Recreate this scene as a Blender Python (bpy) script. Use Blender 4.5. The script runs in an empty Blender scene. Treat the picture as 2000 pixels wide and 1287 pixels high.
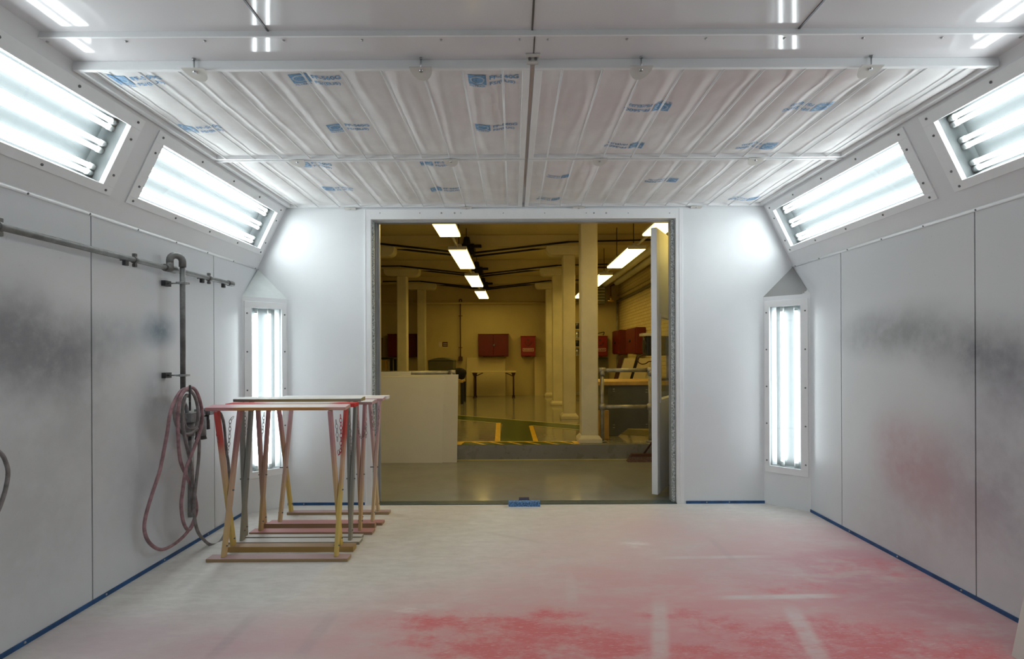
import bpy, bmesh, math, random
from mathutils import Vector, Matrix
random.seed(7)
PI = math.pi
SC = bpy.context.scene
COL = SC.collection

# ------------------------------------------------------------------ camera model
F = 1025.0; VX, VY = 1003.0, 690.0; HC = 1.381; ROLL = 0.0045
cs, sn = math.cos(ROLL), math.sin(ROLL)
def uv(px, py):
    du, dv = px - VX, VY - py
    return du*cs + dv*sn, -du*sn + dv*cs
def at(px, py, Y):
    u, v = uv(px, py); return Vector((u*Y/F, Y, HC + v*Y/F))
def atz(px, py, Z):
    u, v = uv(px, py); Y = F*(Z-HC)/v; return Vector((u*Y/F, Y, Z))
def atx(px, py, X):
    u, v = uv(px, py); Y = F*X/u; return Vector((X, Y, HC + v*Y/F))

cam = bpy.data.cameras.new('camera'); co = bpy.data.objects.new('camera', cam); COL.objects.link(co)
cam.sensor_width = 36; cam.lens = 36*F/2000
cam.shift_x = -(VX-1000)/2000; cam.shift_y = (VY-643.5)/2000
cam.clip_start = 0.05; cam.clip_end = 100
co.matrix_world = Matrix.Translation((0, 0, HC)) @ Matrix.Rotation(PI/2, 4, 'X') @ Matrix.Rotation(-ROLL, 4, 'Z')
SC.camera = co

# ------------------------------------------------------------------ materials
def nt(m):
    m.use_nodes = True
    return m.node_tree, m.node_tree.nodes, m.node_tree.links
class G:
    """small node-graph helper"""
    def __init__(s, name):
        s.m = bpy.data.materials.new(name); s.t, s.n, s.l = nt(s.m)
        s.b = s.n['Principled BSDF']
        s.pos = s.n.new('ShaderNodeNewGeometry').outputs['Position']
    def put(s, sock, v):
        if isinstance(v, bpy.types.NodeSocket): s.l.new(v, sock)
        else:
            sock.default_value = v
    def math(s, op, a, b=0.0, c=0.0, clamp=False):
        n = s.n.new('ShaderNodeMath'); n.operation = op; n.use_clamp = clamp
        s.put(n.inputs[0], a); s.put(n.inputs[1], b); s.put(n.inputs[2], c)
        return n.outputs[0]
    def vmath(s, op, a, b=(0, 0, 0)):
        n = s.n.new('ShaderNodeVectorMath'); n.operation = op
        s.put(n.inputs[0], a); s.put(n.inputs[1], b)
        return n.outputs['Value'] if op in ('LENGTH', 'DOT_PRODUCT') else n.outputs[0]
    def mix(s, f, a, b):
        n = s.n.new('ShaderNodeMix'); n.data_type = 'RGBA'
        s.put(n.inputs['Factor'], f)
        A, B = n.inputs[6], n.inputs[7]
        s.put(A, a if not isinstance(a, tuple) else (*a[:3], 1)); s.put(B, b if not isinstance(b, tuple) else (*b[:3], 1))
        return n.outputs[2]
    def smooth(s, v, a, b, x=0.0, y=1.0):
        n = s.n.new('ShaderNodeMapRange'); n.interpolation_type = 'SMOOTHSTEP'
        s.put(n.inputs[0], v); n.inputs[1].default_value = a; n.inputs[2].default_value = b
        n.inputs[3].default_value = x; n.inputs[4].default_value = y
        return n.outputs[0]
    def noise(s, scale, detail=4, rough=.55, vec=None, stretch=None):
        n = s.n.new('ShaderNodeTexNoise'); n.inputs['Scale'].default_value = scale
        n.inputs['Detail'].default_value = detail; n.inputs['Roughness'].default_value = rough
        v = vec or s.pos
        if stretch: v = s.vmath('MULTIPLY', v, stretch)
        s.l.new(v, n.inputs['Vector'])
        return n.outputs['Fac']
    def blob(s, c, r, hard=0.0):
        """soft ellipsoid of paint mist around a world point"""
        d = s.vmath('SUBTRACT', s.pos, tuple(c)); d = s.vmath('DIVIDE', d, tuple(r))
        return s.smooth(s.vmath('LENGTH', d), hard, 1.0, 1.0, 0.0)
    def bar(s, x0, y0, x1, y1, w, soft=.35):
        """masked strip on a floor from (x0,y0) to (x1,y1), width w"""
        cx, cy = (x0+x1)/2, (y0+y1)/2; L = math.hypot(x1-x0, y1-y0)/2; dx, dy = (x1-x0)/(2*L), (y1-y0)/(2*L)
        d = s.vmath('SUBTRACT', s.pos, (cx, cy, 0))
        a = s.math('ABSOLUTE', s.vmath('DOT_PRODUCT', d, (dx, dy, 0))); b = s.math('ABSOLUTE', s.vmath('DOT_PRODUCT', d, (-dy, dx, 0)))
        fa = s.smooth(a, L*(1-soft), L, 1, 0); fb = s.smooth(b, w/2*(1-soft), w/2*(1+soft), 1, 0)
        return s.math('MULTIPLY', fa, fb)
    def bump(s, h, dist=.002, strength=.4):
        n = s.n.new('ShaderNodeBump'); n.inputs['Distance'].default_value = dist; n.inputs['Strength'].default_value = strength
        s.l.new(h, n.inputs['Height']); s.l.new(n.outputs[0], s.b.inputs['Normal'])
    def col(s, v): s.put(s.b.inputs['Base Color'], v if not isinstance(v, tuple) else (*v[:3], 1))

def mat(name, c, rough=.5, metal=0.0, var=.06, scale=6, bump=0.0, bscale=60, spec=.5):
    g = G(name)
    tc = g.n.new('ShaderNodeTexCoord').outputs['Object']
    f = g.noise(scale, 5, .6, vec=tc)
    lo = tuple(max(0, x*(1-var)) for x in c); hi = tuple(min(1, x*(1+var)) for x in c)
    g.col(g.mix(g.smooth(f, .3, .7), lo, hi))
    g.b.inputs['Roughness'].default_value = rough; g.b.inputs['Metallic'].default_value = metal
    g.b.inputs['Specular IOR Level'].default_value = spec
    if bump: g.bump(g.noise(bscale, 4, .6, vec=tc), bump)
    return g.m
def emit(name, c, strength):
    m = bpy.data.materials.new(name); t, n, l = nt(m); n.clear()
    e = n.new('ShaderNodeEmission'); e.inputs[0].default_value = (*c, 1); e.inputs[1].default_value = strength
    o = n.new('ShaderNodeOutputMaterial'); l.new(e.outputs[0], o.inputs[0])
    return m
def pane_mat(name, tint=(.96, .98, .98)):
    m = bpy.data.materials.new(name); t, n, l = nt(m); n.clear()
    tr = n.new('ShaderNodeBsdfTransparent'); tr.inputs[0].default_value = (*tint, 1)
    gl = n.new('ShaderNodeBsdfGlossy'); gl.inputs['Roughness'].default_value = .03
    lw = n.new('ShaderNodeLayerWeight'); lw.inputs[0].default_value = .5
    pw = n.new('ShaderNodeMath'); pw.operation = 'POWER'; l.new(lw.outputs['Facing'], pw.inputs[0]); pw.inputs[1].default_value = 5
    fr = n.new('ShaderNodeMath'); fr.operation = 'MULTIPLY_ADD'; l.new(pw.outputs[0], fr.inputs[0]); fr.inputs[1].default_value = .6; fr.inputs[2].default_value = .04
    mx = n.new('ShaderNodeMixShader'); o = n.new('ShaderNodeOutputMaterial')
    l.new(fr.outputs[0], mx.inputs[0]); l.new(tr.outputs[0], mx.inputs[1]); l.new(gl.outputs[0], mx.inputs[2]); l.new(mx.outputs[0], o.inputs[0])
    return m

WHITE = (.765, .785, .80)
M = {}
M['white'] = mat('white_panel_paint', WHITE, .32, var=.02, scale=2)
M['white_trim'] = mat('white_trim_paint', (.84, .85, .86), .38, var=.02)
M['ceil'] = mat('white_gloss_ceiling', (.77, .75, .765), .06, var=.02, scale=1.5)
M['slope'] = mat('white_slope_paint', (.76, .765, .78), .35, var=.02, scale=2)
M['dark_gap'] = mat('dark_gap', (.035, .035, .04), .8)
M['blue_strip'] = mat('blue_base_strip', (.012, .07, .20), .45, var=.3, scale=9)
M['steel'] = mat('galvanised_steel', (.33, .34, .34), .45, .6, var=.25, scale=30)
M['jamb'] = mat('jamb_steel', (.40, .42, .45), .35, .4, var=.05, scale=4)
M['screw'] = mat('dark_screw', (.16, .16, .17), .35, .6)
M['bright_screw'] = mat('zinc_screw', (.45, .45, .46), .3, .9)
M['rod'] = mat('white_wire', (.80, .80, .80), .35, var=.02)
M['logo'] = mat('blue_print', (.20, .38, .60), .7, var=.25, scale=90)
M['logo_pale'] = mat('pale_print', (.50, .60, .68), .7, var=.1, scale=90)
M['reflector'] = mat('lamp_reflector', (.078, .088, .09), .5, var=.03)
M['reflector_pale'] = mat('corner_reflector', (.19, .21, .215), .45, var=.03)
M['socket'] = mat('lamp_socket', (.75, .77, .77), .4)
M['tube'] = emit('tube_glow', (.93, .98, 1.0), 20.0)
M['pane'] = pane_mat('lamp_glass')
M['grey_cap'] = None
M['pipe'] = mat('grey_pipe', (.15, .15, .145), .5, .35, var=.3, scale=14)
M['pipe_dark'] = mat('dark_bracket', (.05, .052, .055), .5, .4, var=.2)
M['hose_pink'] = mat('pink_dusted_hose', (.30, .17, .19), .6, var=.35, scale=22)
M['hose_grey'] = mat('grey_hose', (.21, .19, .19), .55, var=.3, scale=18)
M['regulator'] = mat('regulator_metal', (.28, .28, .29), .45, .5, var=.3, scale=25)
M['regulator_dark'] = mat('regulator_dark', (.06, .055, .06), .5, .2, var=.3, scale=25)
M['pale_plate'] = mat('pale_plate', (.66, .70, .69), .4)
M['chain'] = mat('chain_steel', (.30, .27, .27), .5, .6, var=.3, scale=40)
M['chain_red'] = mat('chain_red', (.45, .03, .05), .5, .2, var=.3, scale=40)
# workshop
CREAM = (.62, .53, .29)
M['cream_wall'] = mat('cream_wall', (.60, .50, .25), .6, var=.06, scale=1.2)
M['cream_ceiling'] = mat('cream_ceiling', (.62, .53, .28), .6, var=.06, scale=1.5)
M['cream_col'] = mat('cream_column', (.72, .66, .47), .5, var=.06, scale=3, bump=.001, bscale=30)
M['black_iron'] = mat('black_iron', (.012, .008, .008), .5, .2)
M['fix_white'] = mat('fixture_white', (.7, .68, .55), .5)
M['wlamp'] = emit('warm_lamp_glow', (1.0, .71, .175), 9.0)
M['red_box'] = mat('red_cabinet', (.125, .005, .005), .45, var=.12, scale=4)
M['red_bright'] = mat('red_fire_box', (.24, .010, .009), .45, var=.1, scale=4)
M['label'] = mat('label_white', (.70, .60, .52), .6)
M['board'] = mat('white_board', (.70, .68, .61), .55, var=.025, scale=1.5)
M['sheet'] = mat('cream_sheet', (.68, .58, .33), .6, var=.03, scale=1.5)
M['grey_sheet'] = mat('olive_sheet', (.16, .15, .09), .6)
M['rail_pipe'] = mat('galvanised_rail', (.40, .39, .35), .45, .4, var=.25, scale=12)
M['wood'] = mat('bench_wood', (.58, .38, .12), .4, var=.18, scale=5)
M['bench_grey'] = mat('bench_grey', (.115, .125, .125), .5, var=.06)
M['black'] = mat('black_plastic', (.015, .015, .02), .5)
M['cloth_black'] = mat('black_cloth', (.014, .013, .022), .9, var=.3, bump=.004, bscale=25)
M['bin'] = mat('olive_bin', (.10, .10, .06), .55)
M['brown'] = mat('dark_brown', (.07, .025, .018), .55)
M['bristle'] = mat('bristle', (.14, .09, .08), .9, var=.4, scale=80, bump=.004, bscale=120)
M['brass'] = mat('brass', (.75, .55, .2), .25, 1.0)
M['plank_white'] = mat('cream_plank', (.72, .64, .45), .5, var=.04)
M['yellow'] = mat('yellow_line', (.80, .50, .02), .35, var=.15, scale=14)
M['pale_line'] = mat('pale_line', (.55, .48, .20), .35, var=.1)
M['green'] = mat('green_walkway', (.035, .085, .012), .25, var=.25, scale=5)
M['blue_scuff'] = mat('blue_scuffed', (.08, .20, .42), .55, var=.8, scale=70)
M['navy'] = mat('navy_tape', (.008, .02, .09), .5)
M['panel_grey'] = mat('off_white_panel', (.66, .64, .60), .5, var=.03)

def brick_mat():
    g = G('painted_brick'); b = g.n.new('ShaderNodeTexBrick')
    v = g.n.new('ShaderNodeCombineXYZ'); s = g.n.new('ShaderNodeSeparateXYZ'); g.l.new(g.pos, s.inputs[0])
    g.l.new(s.outputs[1], v.inputs[0]); g.l.new(s.outputs[2], v.inputs[1]); g.l.new(v.outputs[0], b.inputs['Vector'])
    b.inputs['Scale'].default_value = 1; b.inputs['Brick Width'].default_value = .225; b.inputs['Row Height'].default_value = .075
    b.inputs['Mortar Size'].default_value = .008; b.inputs['Mortar Smooth'].default_value = .6
    b.inputs['Color1'].default_value = (.72, .60, .30, 1); b.inputs['Color2'].default_value = (.66, .54, .26, 1); b.inputs['Mortar'].default_value = (.50, .39, .17, 1)
    g.l.new(b.outputs['Color'], g.b.inputs['Base Color']); g.b.inputs['Roughness'].default_value = .6
    g.bump(g.math('ADD', g.math('MULTIPLY', b.outputs['Fac'], -1.0), g.noise(40, 3)), .01, .8)
    return g.m
M['brick'] = brick_mat()

def mist_mat(name, base, blobs, rough=.34, streak=None):
    """white panel dusted with clouds of overspray; each blob = centre, radii, colour, amount"""
    g = G(name); c = base
    n1 = g.noise(3.0, 5, .6); n2 = g.noise(14, 5, .65)
    nn = g.math('ADD', g.math('MULTIPLY', n1, .7), g.math('MULTIPLY', n2, .3))
    w = g.smooth(nn, .34, .64, .75, 1.55)
    for ce, r, colr, k in blobs:
        f = g.math('MULTIPLY', g.math('MULTIPLY', g.blob(ce, r), w), k, clamp=True)
        c = g.mix(f, c, colr)
    sp = g.smooth(g.noise(55, 2, .5), .70, .76, 0, .25)     # little scuffs
    c = g.mix(sp, c, (.45, .45, .46))
    g.col(c); g.b.inputs['Roughness'].default_value = rough
    return g.m
XC = .11; HW = 2.45; XL, XR = XC-HW, XC+HW; YB = 4.8; ZC = 2.78; ZW = 2.165; ZPL = 2.757
GRY = (.20, .205, .235); BLU = (.20, .26, .32); PNK = (.46, .20, .23)
M['wall_left'] = mist_mat('left_wall_panel', (.68, .70, .73), [
    (atx(95, 690, XL), (.3, .65, .36), GRY, .62), (atx(10, 650, XL), (.3, .45, .42), GRY, .55),
    (atx(150, 760, XL), (.3, .6, .5), GRY, .25), (atx(312, 645, XL), (.3, .24, .17), BLU, .75), (atx(235, 650, XL), (.3, .4, .2), BLU, .30),
    (atx(310, 780, XL), (.3, .30, .32), GRY, .35), (atx(300, 960, XL), (.3, .35, .45), GRY, .14), (atx(80, 1000, XL), (.3, .9, .9), (.36, .36, .38), .30),
    (atx(260, 940, XL), (.3, .3, .5), GRY, .12)])
M['wall_right'] = mist_mat('right_wall_panel', (.68, .70, .725), [
    (atx(1890, 690, XR), (.3, .50, .28), GRY, .60), (atx(1975, 720, XR), (.3, .40, .40), GRY, .50), (atx(1770, 650, XR), (.3, .85, .27), (.24, .25, .26), .50),
    (atx(1690, 655, XR), (.3, .5, .25), (.24, .25, .26), .25), (atx(1770, 900, XR), (.3, .5, .48), PNK, .36), (atx(1740, 870, XR), (.3, .28, .30), PNK, .16),
    (atx(1840, 960, XR), (.3, .55, .5), PNK, .28), (atx(1960, 950, XR), (.3, .6, .8), (.30, .27, .33), .42), (atx(1760, 1040, XR), (.3, .8, .5), (.38, .33, .36), .25)])

def floor_mat():
    g = G('sprayed_floor')
    n1 = g.noise(2.2, 6, .62, stretch=(1, 1.6, 1)); n2 = g.noise(9, 6, .7, stretch=(.6, 1.8, 1)); n3 = g.noise(60, 3, .6, stretch=(.35, 1.5, 1))
    base = g.mix(g.smooth(n2, .3, .7), (.60, .575, .545), (.70, .68, .65))
    w = g.smooth(g.math('ADD', g.math('MULTIPLY', n1, .6), g.math('MULTIPLY', n2, .4)), .34, .58, .5, 1.15)
    wf = g.smooth(g.math('ADD', g.math('MULTIPLY', n2, .6), g.math('MULTIPLY', n3, .4)), .38, .58, .22, 1.0)
    c = base
    fine = g.smooth(g.noise(26, 6, .7, stretch=(.5, 1.6, 1)), .42, .66, 0, .35); c = g.mix(fine, c, (.50, .485, .47))
    def fl(px, py): return atz(px, py, 0)
    # broad pink mist
    for p, r, colr, k in [((900, 1230), (1.3, .8), (.60, .35, .36), .80), ((1250, 1150), (1.6, 1.2), (.61, .35, .36), .80), ((1650, 1110), (1.3, 1.25), (.53, .255, .285), .88), ((1760, 1060), (.8, 1.0), (.46, .22, .27), .50),
                          ((1850, 1230), (.9, 1.0), (.46, .20, .225), .80), ((1500, 1240), (1.4, .9), (.65, .30, .31), .8), ((450, 1260), (1.0, .5), (.56, .38, .41), .80),
                          ((200, 1240), (.6, .4), (.50, .38, .42), .60), ((1300, 1040), (1.6, .95), (.63, .45, .45), .75), ((1250, 1260), (2.3, .6), (.62, .28, .29), .70)]:
        P = fl(*p); c = g.mix(g.math('MULTIPLY', g.math('MULTIPLY', g.blob(P, (*r, 1)), w), k, clamp=True), c, colr)
    # red paint, worn through in streaks
    nr = g.math('ADD', g.math('MULTIPLY', g.noise(6.5, 8, .72, stretch=(.8, 1.4, 1)), .75), g.math('MULTIPLY', n3, .25))
    acc = 0.0
    for p, r, k in [((1040, 1235), (.50, .26), .9), ((1085, 1205), (.26, .18), .6), ((1190, 1262), (.32, .24), .9), ((960, 1270), (.5, .2), .8), ((1480, 1262), (.30, .24), .8), ((1415, 1220), (.30, .14), .6),
                    ((1540, 1225), (.34, .16), .6), ((1320, 1200), (.32, .12), .5), ((1700, 1265), (.7, .28), .8), ((1120, 1225), (.3, .2), .5), ((1390, 1285), (.6, .2), .7), ((880, 1215), (.7, .2), .5), ((1860, 1275), (.5, .24), .7), ((1620, 1240), (.9, .3), .6), ((1000, 1255), (.9, .25), .6), ((1560, 1150), (.6, .25), .25), ((1720, 1110), (.7, .35), .25)]:
        P = fl(*p); acc = g.math('MAXIMUM', acc, g.math('MULTIPLY', g.blob(P, (*r, 1)), k))
    thr = g.smooth(g.math('ADD', nr, g.math('MULTIPLY', acc, .24)), .49, .72, 0, 1)
    red = g.math('MULTIPLY', thr, g.smooth(acc, 0, .30))
    c = g.mix(g.math('MULTIPLY', g.smooth(acc, .05, .7), .35), c, (.66, .33, .335)); c = g.mix(g.math('MULTIPLY', red, .9), c, (.62, .155, .17))
    c = g.mix(g.math('MULTIPLY', g.math('MULTIPLY', g.smooth(n3, .56, .66), g.smooth(acc, .05, .4)), .35), c, (.74, .60, .58))
    # strips that were masked by boards while spraying
    wb = g.smooth(n2, .30, .60, .45, 1.0)
    def bar(p, q, w, k, colr=(.66, .60, .58)):
        nonlocal c
        a, b = fl(*p), fl(*q); c = g.mix(g.math('MULTIPLY', g.math('MULTIPLY', g.bar(a.x, a.y, b.x, b.y, w, .55), wb), k), c, colr)
    bar((1255, 1090), (1530, 1086), .045, .75); bar((1370, 1168), (1660, 1163), .05, .85); bar((1288, 1160), (1290, 1320), .075, .62)
    bar((1540, 1178), (1615, 1310), .085, .7); bar((680, 1186), (905, 1184), .06, .4); bar((1112, 1110), (1120, 1190), .06, .3, (.66, .58, .57))
    bar((395, 1300), (505, 1192), .06, .35, (.36, .30, .32)); bar((570, 1300), (660, 1186), .07, .35, (.38, .32, .34)); bar((930, 1036), (1075, 1063), .04, .3, (.42, .36, .36))
    bar((1380, 1045), (1450, 1110), .05, .22, (.40, .34, .35)); bar((395, 1030), (230, 1130), .12, .2, (.38, .37, .37)); bar((420, 1085), (330, 1170), .06, .2, (.36, .35, .35))
    for p, r in [((880, 1030), (.10, .035)), ((925, 1023), (.07, .03)), ((1240, 1062), (.16, .12)), ((800, 1190), (.15, .06))]:
        c = g.mix(g.math('MULTIPLY', g.math('MULTIPLY', g.blob(fl(*p), (*r, 1)), g.smooth(n2, .4, .6)), .7), c, (.78, .76, .74))
    g.col(c); g.b.inputs['Roughness'].default_value = .62; g.b.inputs['Specular IOR Level'].default_value = .35
    g.bump(n3, .0015, .25)
    return g.m
M['floor'] = floor_mat()

def epoxy_mat(name, c, rough):
    g = G(name); n = g.noise(2.5, 5, .6); g.col(g.mix(g.smooth(n, .3, .7), tuple(x*.92 for x in c), tuple(x*1.06 for x in c)))
    g.put(g.b.inputs['Roughness'], g.smooth(g.noise(7, 4, .6), .3, .7, rough*.8, rough*1.3)); g.b.inputs['Specular IOR Level'].default_value = .6
    return g.m
M['epoxy'] = epoxy_mat('grey_epoxy_floor', (.27, .275, .25), .13)
M['epoxy_step'] = epoxy_mat('grey_epoxy_step', (.24, .235, .22), .3)
M['epoxy_platform'] = epoxy_mat('grey_platform_floor', (.27, .26, .21), .10)

def cloth_mat():
    g = G('filter_cloth')
    n = g.noise(5, 6, .65); c = g.mix(g.smooth(n, .3, .7), (.80, .79, .785), (.87, .865, .86))
    for p, r, k in [((1.0, 2.7, 2.7), (.95, .6, .3), .5), ((.35, 2.9, 2.7), (.6, .7, .3), .45), ((.6, 3.9, 2.7), (.7, .7, .3), .35), ((-.3, 2.8, 2.7), (.6, .7, .3), .3), ((1.5, 2.55, 2.7), (.5, .3, .3), .4)]:
        c = g.mix(g.math('MULTIPLY', g.blob(p, r), k), c, (.72, .61, .605))
    g.col(c); g.b.inputs['Roughness'].default_value = .8; g.b.inputs['Specular IOR Level'].default_value = .2
    g.bump(g.noise(35, 5, .6), .002, .35)
    return g.m
M['filter'] = cloth_mat()

def cap_mat():
    g = G('bare_grey_cap'); n = g.noise(30, 6, .7)
    e = g.blob((XR-.02, 4.50, 1.93), (.10, .14, .2)); f = g.smooth(g.math('ADD', g.math('MULTIPLY', e, .6), n), .78, .86)
    g.col(g.mix(f, (.27, .265, .26), (.7, .71, .71))); g.b.inputs['Roughness'].default_value = .6
    return g.m
M['grey_cap'] = cap_mat()

def trestle_mat(name, low, mid, high, z0=.45, z1=.85, top=(.62, .50, .50), ends=None):
    """timber with coloured overspray that thickens towards the top and settles on upward faces"""
    g = G(name); tc = g.n.new('ShaderNodeTexCoord').outputs['Object']
    n = g.noise(9, 5, .6, vec=tc); s = g.n.new('ShaderNodeSeparateXYZ'); g.l.new(g.pos, s.inputs[0])
    z = g.math('ADD', s.outputs[2], g.math('MULTIPLY', g.math('SUBTRACT', n, .5), .25))
    c = g.mix(g.smooth(z, z0-.3, z0), low, mid); c = g.mix(g.smooth(z, z0, z1), c, high)
    nn = g.n.new('ShaderNodeSeparateXYZ'); g.l.new(g.n.new('ShaderNodeNewGeometry').outputs['True Normal'], nn.inputs[0])
    c = g.mix(g.math('MULTIPLY', g.smooth(nn.outputs[2], .5, .9), g.smooth(n, .25, .6, .82, 1.0)), c, top)
    for p, r, k, colr in (ends or []):
        c = g.mix(g.math('MULTIPLY', g.blob(p, r, .5), k), c, colr)
    g.col(c); g.b.inputs['Roughness'].default_value = .6
    return g.m
RED = (.55, .03, .03)
M['tA_front'] = trestle_mat('timber_orange_rail', (.45, .27, .12), (.56, .27, .08), (.58, .28, .09), top=(.76, .73, .73), ends=[((-2.05, 3.5, 1.02), (.26, .14, .12), .8, (.52, .24, .29)), ((-1.10, 3.52, 1.03), (.20, .14, .05), .7, (.66, .42, .42))])
M['tA_rear'] = trestle_mat('timber_red_rail', (.45, .27, .12), (.48, .28, .12), (.55, .35, .16), top=(.64, .60, .60), ends=[((-2.03, 3.75, 1.02), (.36, .2, .2), 1, RED), ((-1.12, 3.75, 1.02), (.22, .2, .2), 1, RED)])
M['tA_leg'] = trestle_mat('timber_pink_leg', (.60, .42, .20), (.56, .38, .26), (.42, .21, .23))
M['tA_legR'] = trestle_mat('timber_red_leg', (.62, .45, .13), (.56, .37, .25), (.52, .07, .06), .62, .85)
M['tA_legY'] = trestle_mat('timber_yellow_leg', (.66, .47, .10), (.58, .40, .20), (.50, .26, .28))
M['t_foot'] = trestle_mat('timber_foot', (.36, .24, .12), (.36, .24, .12), (.36, .24, .12), top=(.44, .31, .32))
M['t_foot_red'] = trestle_mat('timber_foot_red', (.36, .22, .13), (.36, .24, .12), (.36, .24, .12), top=(.50, .25, .26))
M['t_foot_yel'] = trestle_mat('timber_foot_yellow', (.40, .25, .08), (.36, .24, .12), (.36, .24, .12), top=(.36, .24, .15))
M['tB'] = trestle_mat('timber_grey', (.30, .27, .20), (.24, .24, .22), (.26, .27, .26), top=(.62, .61, .60))
M['tB_rail'] = trestle_mat('timber_grey_rail', (.2, .2, .2), (.2, .2, .2), (.33, .28, .13), top=(.76, .76, .75), ends=[((-2.07, 3.84, 1.03), (.34, .045, .2), .9, (.14, .14, .16)), ((-1.13, 3.84, 1.03), (.28, .045, .2), .9, (.24, .26, .26))])
M['tC_leg'] = trestle_mat('timber_mauve_leg', (.54, .36, .17), (.48, .31, .23), (.46, .25, .27))
M['tC_rail'] = trestle_mat('timber_mauve_rail', (.5, .3, .3), (.5, .3, .3), (.52, .33, .34), top=(.70, .66, .67))
M['tD_leg'] = trestle_mat('timber_pale_leg', (.62, .46, .26), (.58, .42, .34), (.56, .36, .38))
M['tD_rail'] = trestle_mat('timber_white_rail', (.7, .7, .7), (.7, .68, .68), (.74, .70, .70), top=(.80, .79, .79))

# ------------------------------------------------------------------ mesh helpers
class MB:
    def __init__(s): s.bm = bmesh.new()
    def _faces(s, vs, idx, mi=0, smooth=False):
        for f in idx:
            try:
                fc = s.bm.faces.new([vs[i] for i in f]); fc.material_index = mi; fc.smooth = smooth
            except ValueError: pass
    def hexa(s, a, off, mi=0):
        """four corner points (loop) extruded by a vector or to four other points"""
        b = [Vector(p)+Vector(off) for p in a] if not isinstance(off, list) else off
        vs = [s.bm.verts.new(p) for p in a] + [s.bm.verts.new(p) for p in b]
        s._faces(vs, [(0, 1, 2, 3), (7, 6, 5, 4), (0, 4, 5, 1), (1, 5, 6, 2), (2, 6, 7, 3), (3, 7, 4, 0)], mi); return s
    def box(s, x0, x1, y0, y1, z0, z1, mi=0):
        return s.hexa([(x0, y0, z0), (x0, y1, z0), (x1, y1, z0), (x1, y0, z0)], (0, 0, z1-z0), mi)
    def prism(s, pts, off, mi=0):
        n = len(pts); a = [s.bm.verts.new(p) for p in pts]; b = [s.bm.verts.new(Vector(p)+Vector(off)) for p in pts]
        s._faces(a+b, [tuple(range(n)), tuple(range(2*n-1, n-1, -1))]+[(i, i+n, (i+1) % n+n, (i+1) % n) for i in range(n)], mi); return s
    def bar(s, p, q, w, h, up=(0, 0, 1), mi=0):
        """rectangular bar from p to q; w across, h along 'up'"""
        p, q = Vector(p), Vector(q); d = (q-p).normalized(); u = Vector(up); x = d.cross(u)
        if x.length < 1e-4: x = d.cross(Vector((1, 0, 0)))
        x.normalize(); u = x.cross(d).normalized(); a, b = x*w/2, u*h/2
        return s.hexa([p-a-b, p+a-b, p+a+b, p-a+b], q-p, mi)
    def cyl(s, p, q, r, r2=None, seg=16, mi=0, cap=True):
        return s.tube([p, q], [r, r if r2 is None else r2], seg, mi, cap)
    def tube(s, pts, r, seg=12, mi=0, cap=True):
        pts = [Vector(p) for p in pts]; n = len(pts); R = r if isinstance(r, list) else [r]*n
        d0 = (pts[1]-pts[0]).normalized(); x = d0.orthogonal().normalized(); rings = []
        for i, p in enumerate(pts):
            d = (pts[min(i+1, n-1)]-pts[max(i-1, 0)]).normalized()
            x = (x-d*x.dot(d)).normalized(); y = d.cross(x)
            rings.append([s.bm.verts.new(p+(x*math.cos(2*PI*k/seg)+y*math.sin(2*PI*k/seg))*R[i]) for k in range(seg)])
        for i in range(n-1):
            for k in range(seg):
                f = s.bm.faces.new((rings[i][k], rings[i][(k+1) % seg], rings[i+1][(k+1) % seg], rings[i+1][k])); f.smooth = True; f.material_index = mi
        if cap:
            for rg in (rings[0], rings[-1]):
                f = s.bm.faces.new(rg); f.material_index = mi
        return s
    def dome(s, p, n, r, h, mi=0, seg=10):
        """low screw head on a surface"""
        n = Vector(n).normalized(); p = Vector(p)
        return s.tube([p-n*.001, p+n*h*.6, p+n*h], [r, r*.95, r*.45], seg, mi)
    def ball(s, c, r, mi=0, seg=14, sc=(1, 1, 1)):
        ret = bmesh.ops.create_uvsphere(s.bm, u_segments=seg, v_segments=seg//2+2, radius=r, matrix=Matrix.Translation(c) @ Matrix.Diagonal((*sc, 1)))
        for v in ret['verts']:
            for f in v.link_faces: f.smooth = True; f.material_index = mi
        return s
    def build(s, name, mats, parent=None, bevel=0, kind=None, seg=2):
        bmesh.ops.recalc_face_normals(s.bm, faces=s.bm.faces[:])
        me = bpy.data.meshes.new(name); s.bm.to_mesh(me); s.bm.free()
        for m in (mats if isinstance(mats, (list, tuple)) else [mats]): me.materials.append(m)
        o = bpy.data.objects.new(name, me); COL.objects.link(o); adopt(o, parent)
        if bevel:
            b = o.modifiers.new('bevel', 'BEVEL'); b.width = bevel; b.segments = seg; b.limit_method = 'ANGLE'; b.angle_limit = .6
        if kind: o['kind'] = kind
        return o
def adopt(o, parent):
    if parent is not None:
        o.parent = parent
        if parent.type == 'EMPTY': o.matrix_parent_inverse = Matrix.Translation(-parent.location)
def tag(o, label, cat, group=None):
    o['label'] = label; o['category'] = cat
    if group: o['group'] = group
    return o
def thing(name, label, cat, loc, group=None):
    o = bpy.data.objects.new(name, None); COL.objects.link(o); o.location = loc; o.empty_display_size = .1
    return tag(o, label, cat, group)
def copy_tree(o, parent=None):
    c = o.copy(); COL.objects.link(c)
    if parent is not None: c.parent = parent
    for ch in list(o.children): copy_tree(ch, c)
    return c
def struct(mb, name, mats, bevel=0): return mb.build(name, mats, None, bevel, 'structure')
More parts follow.
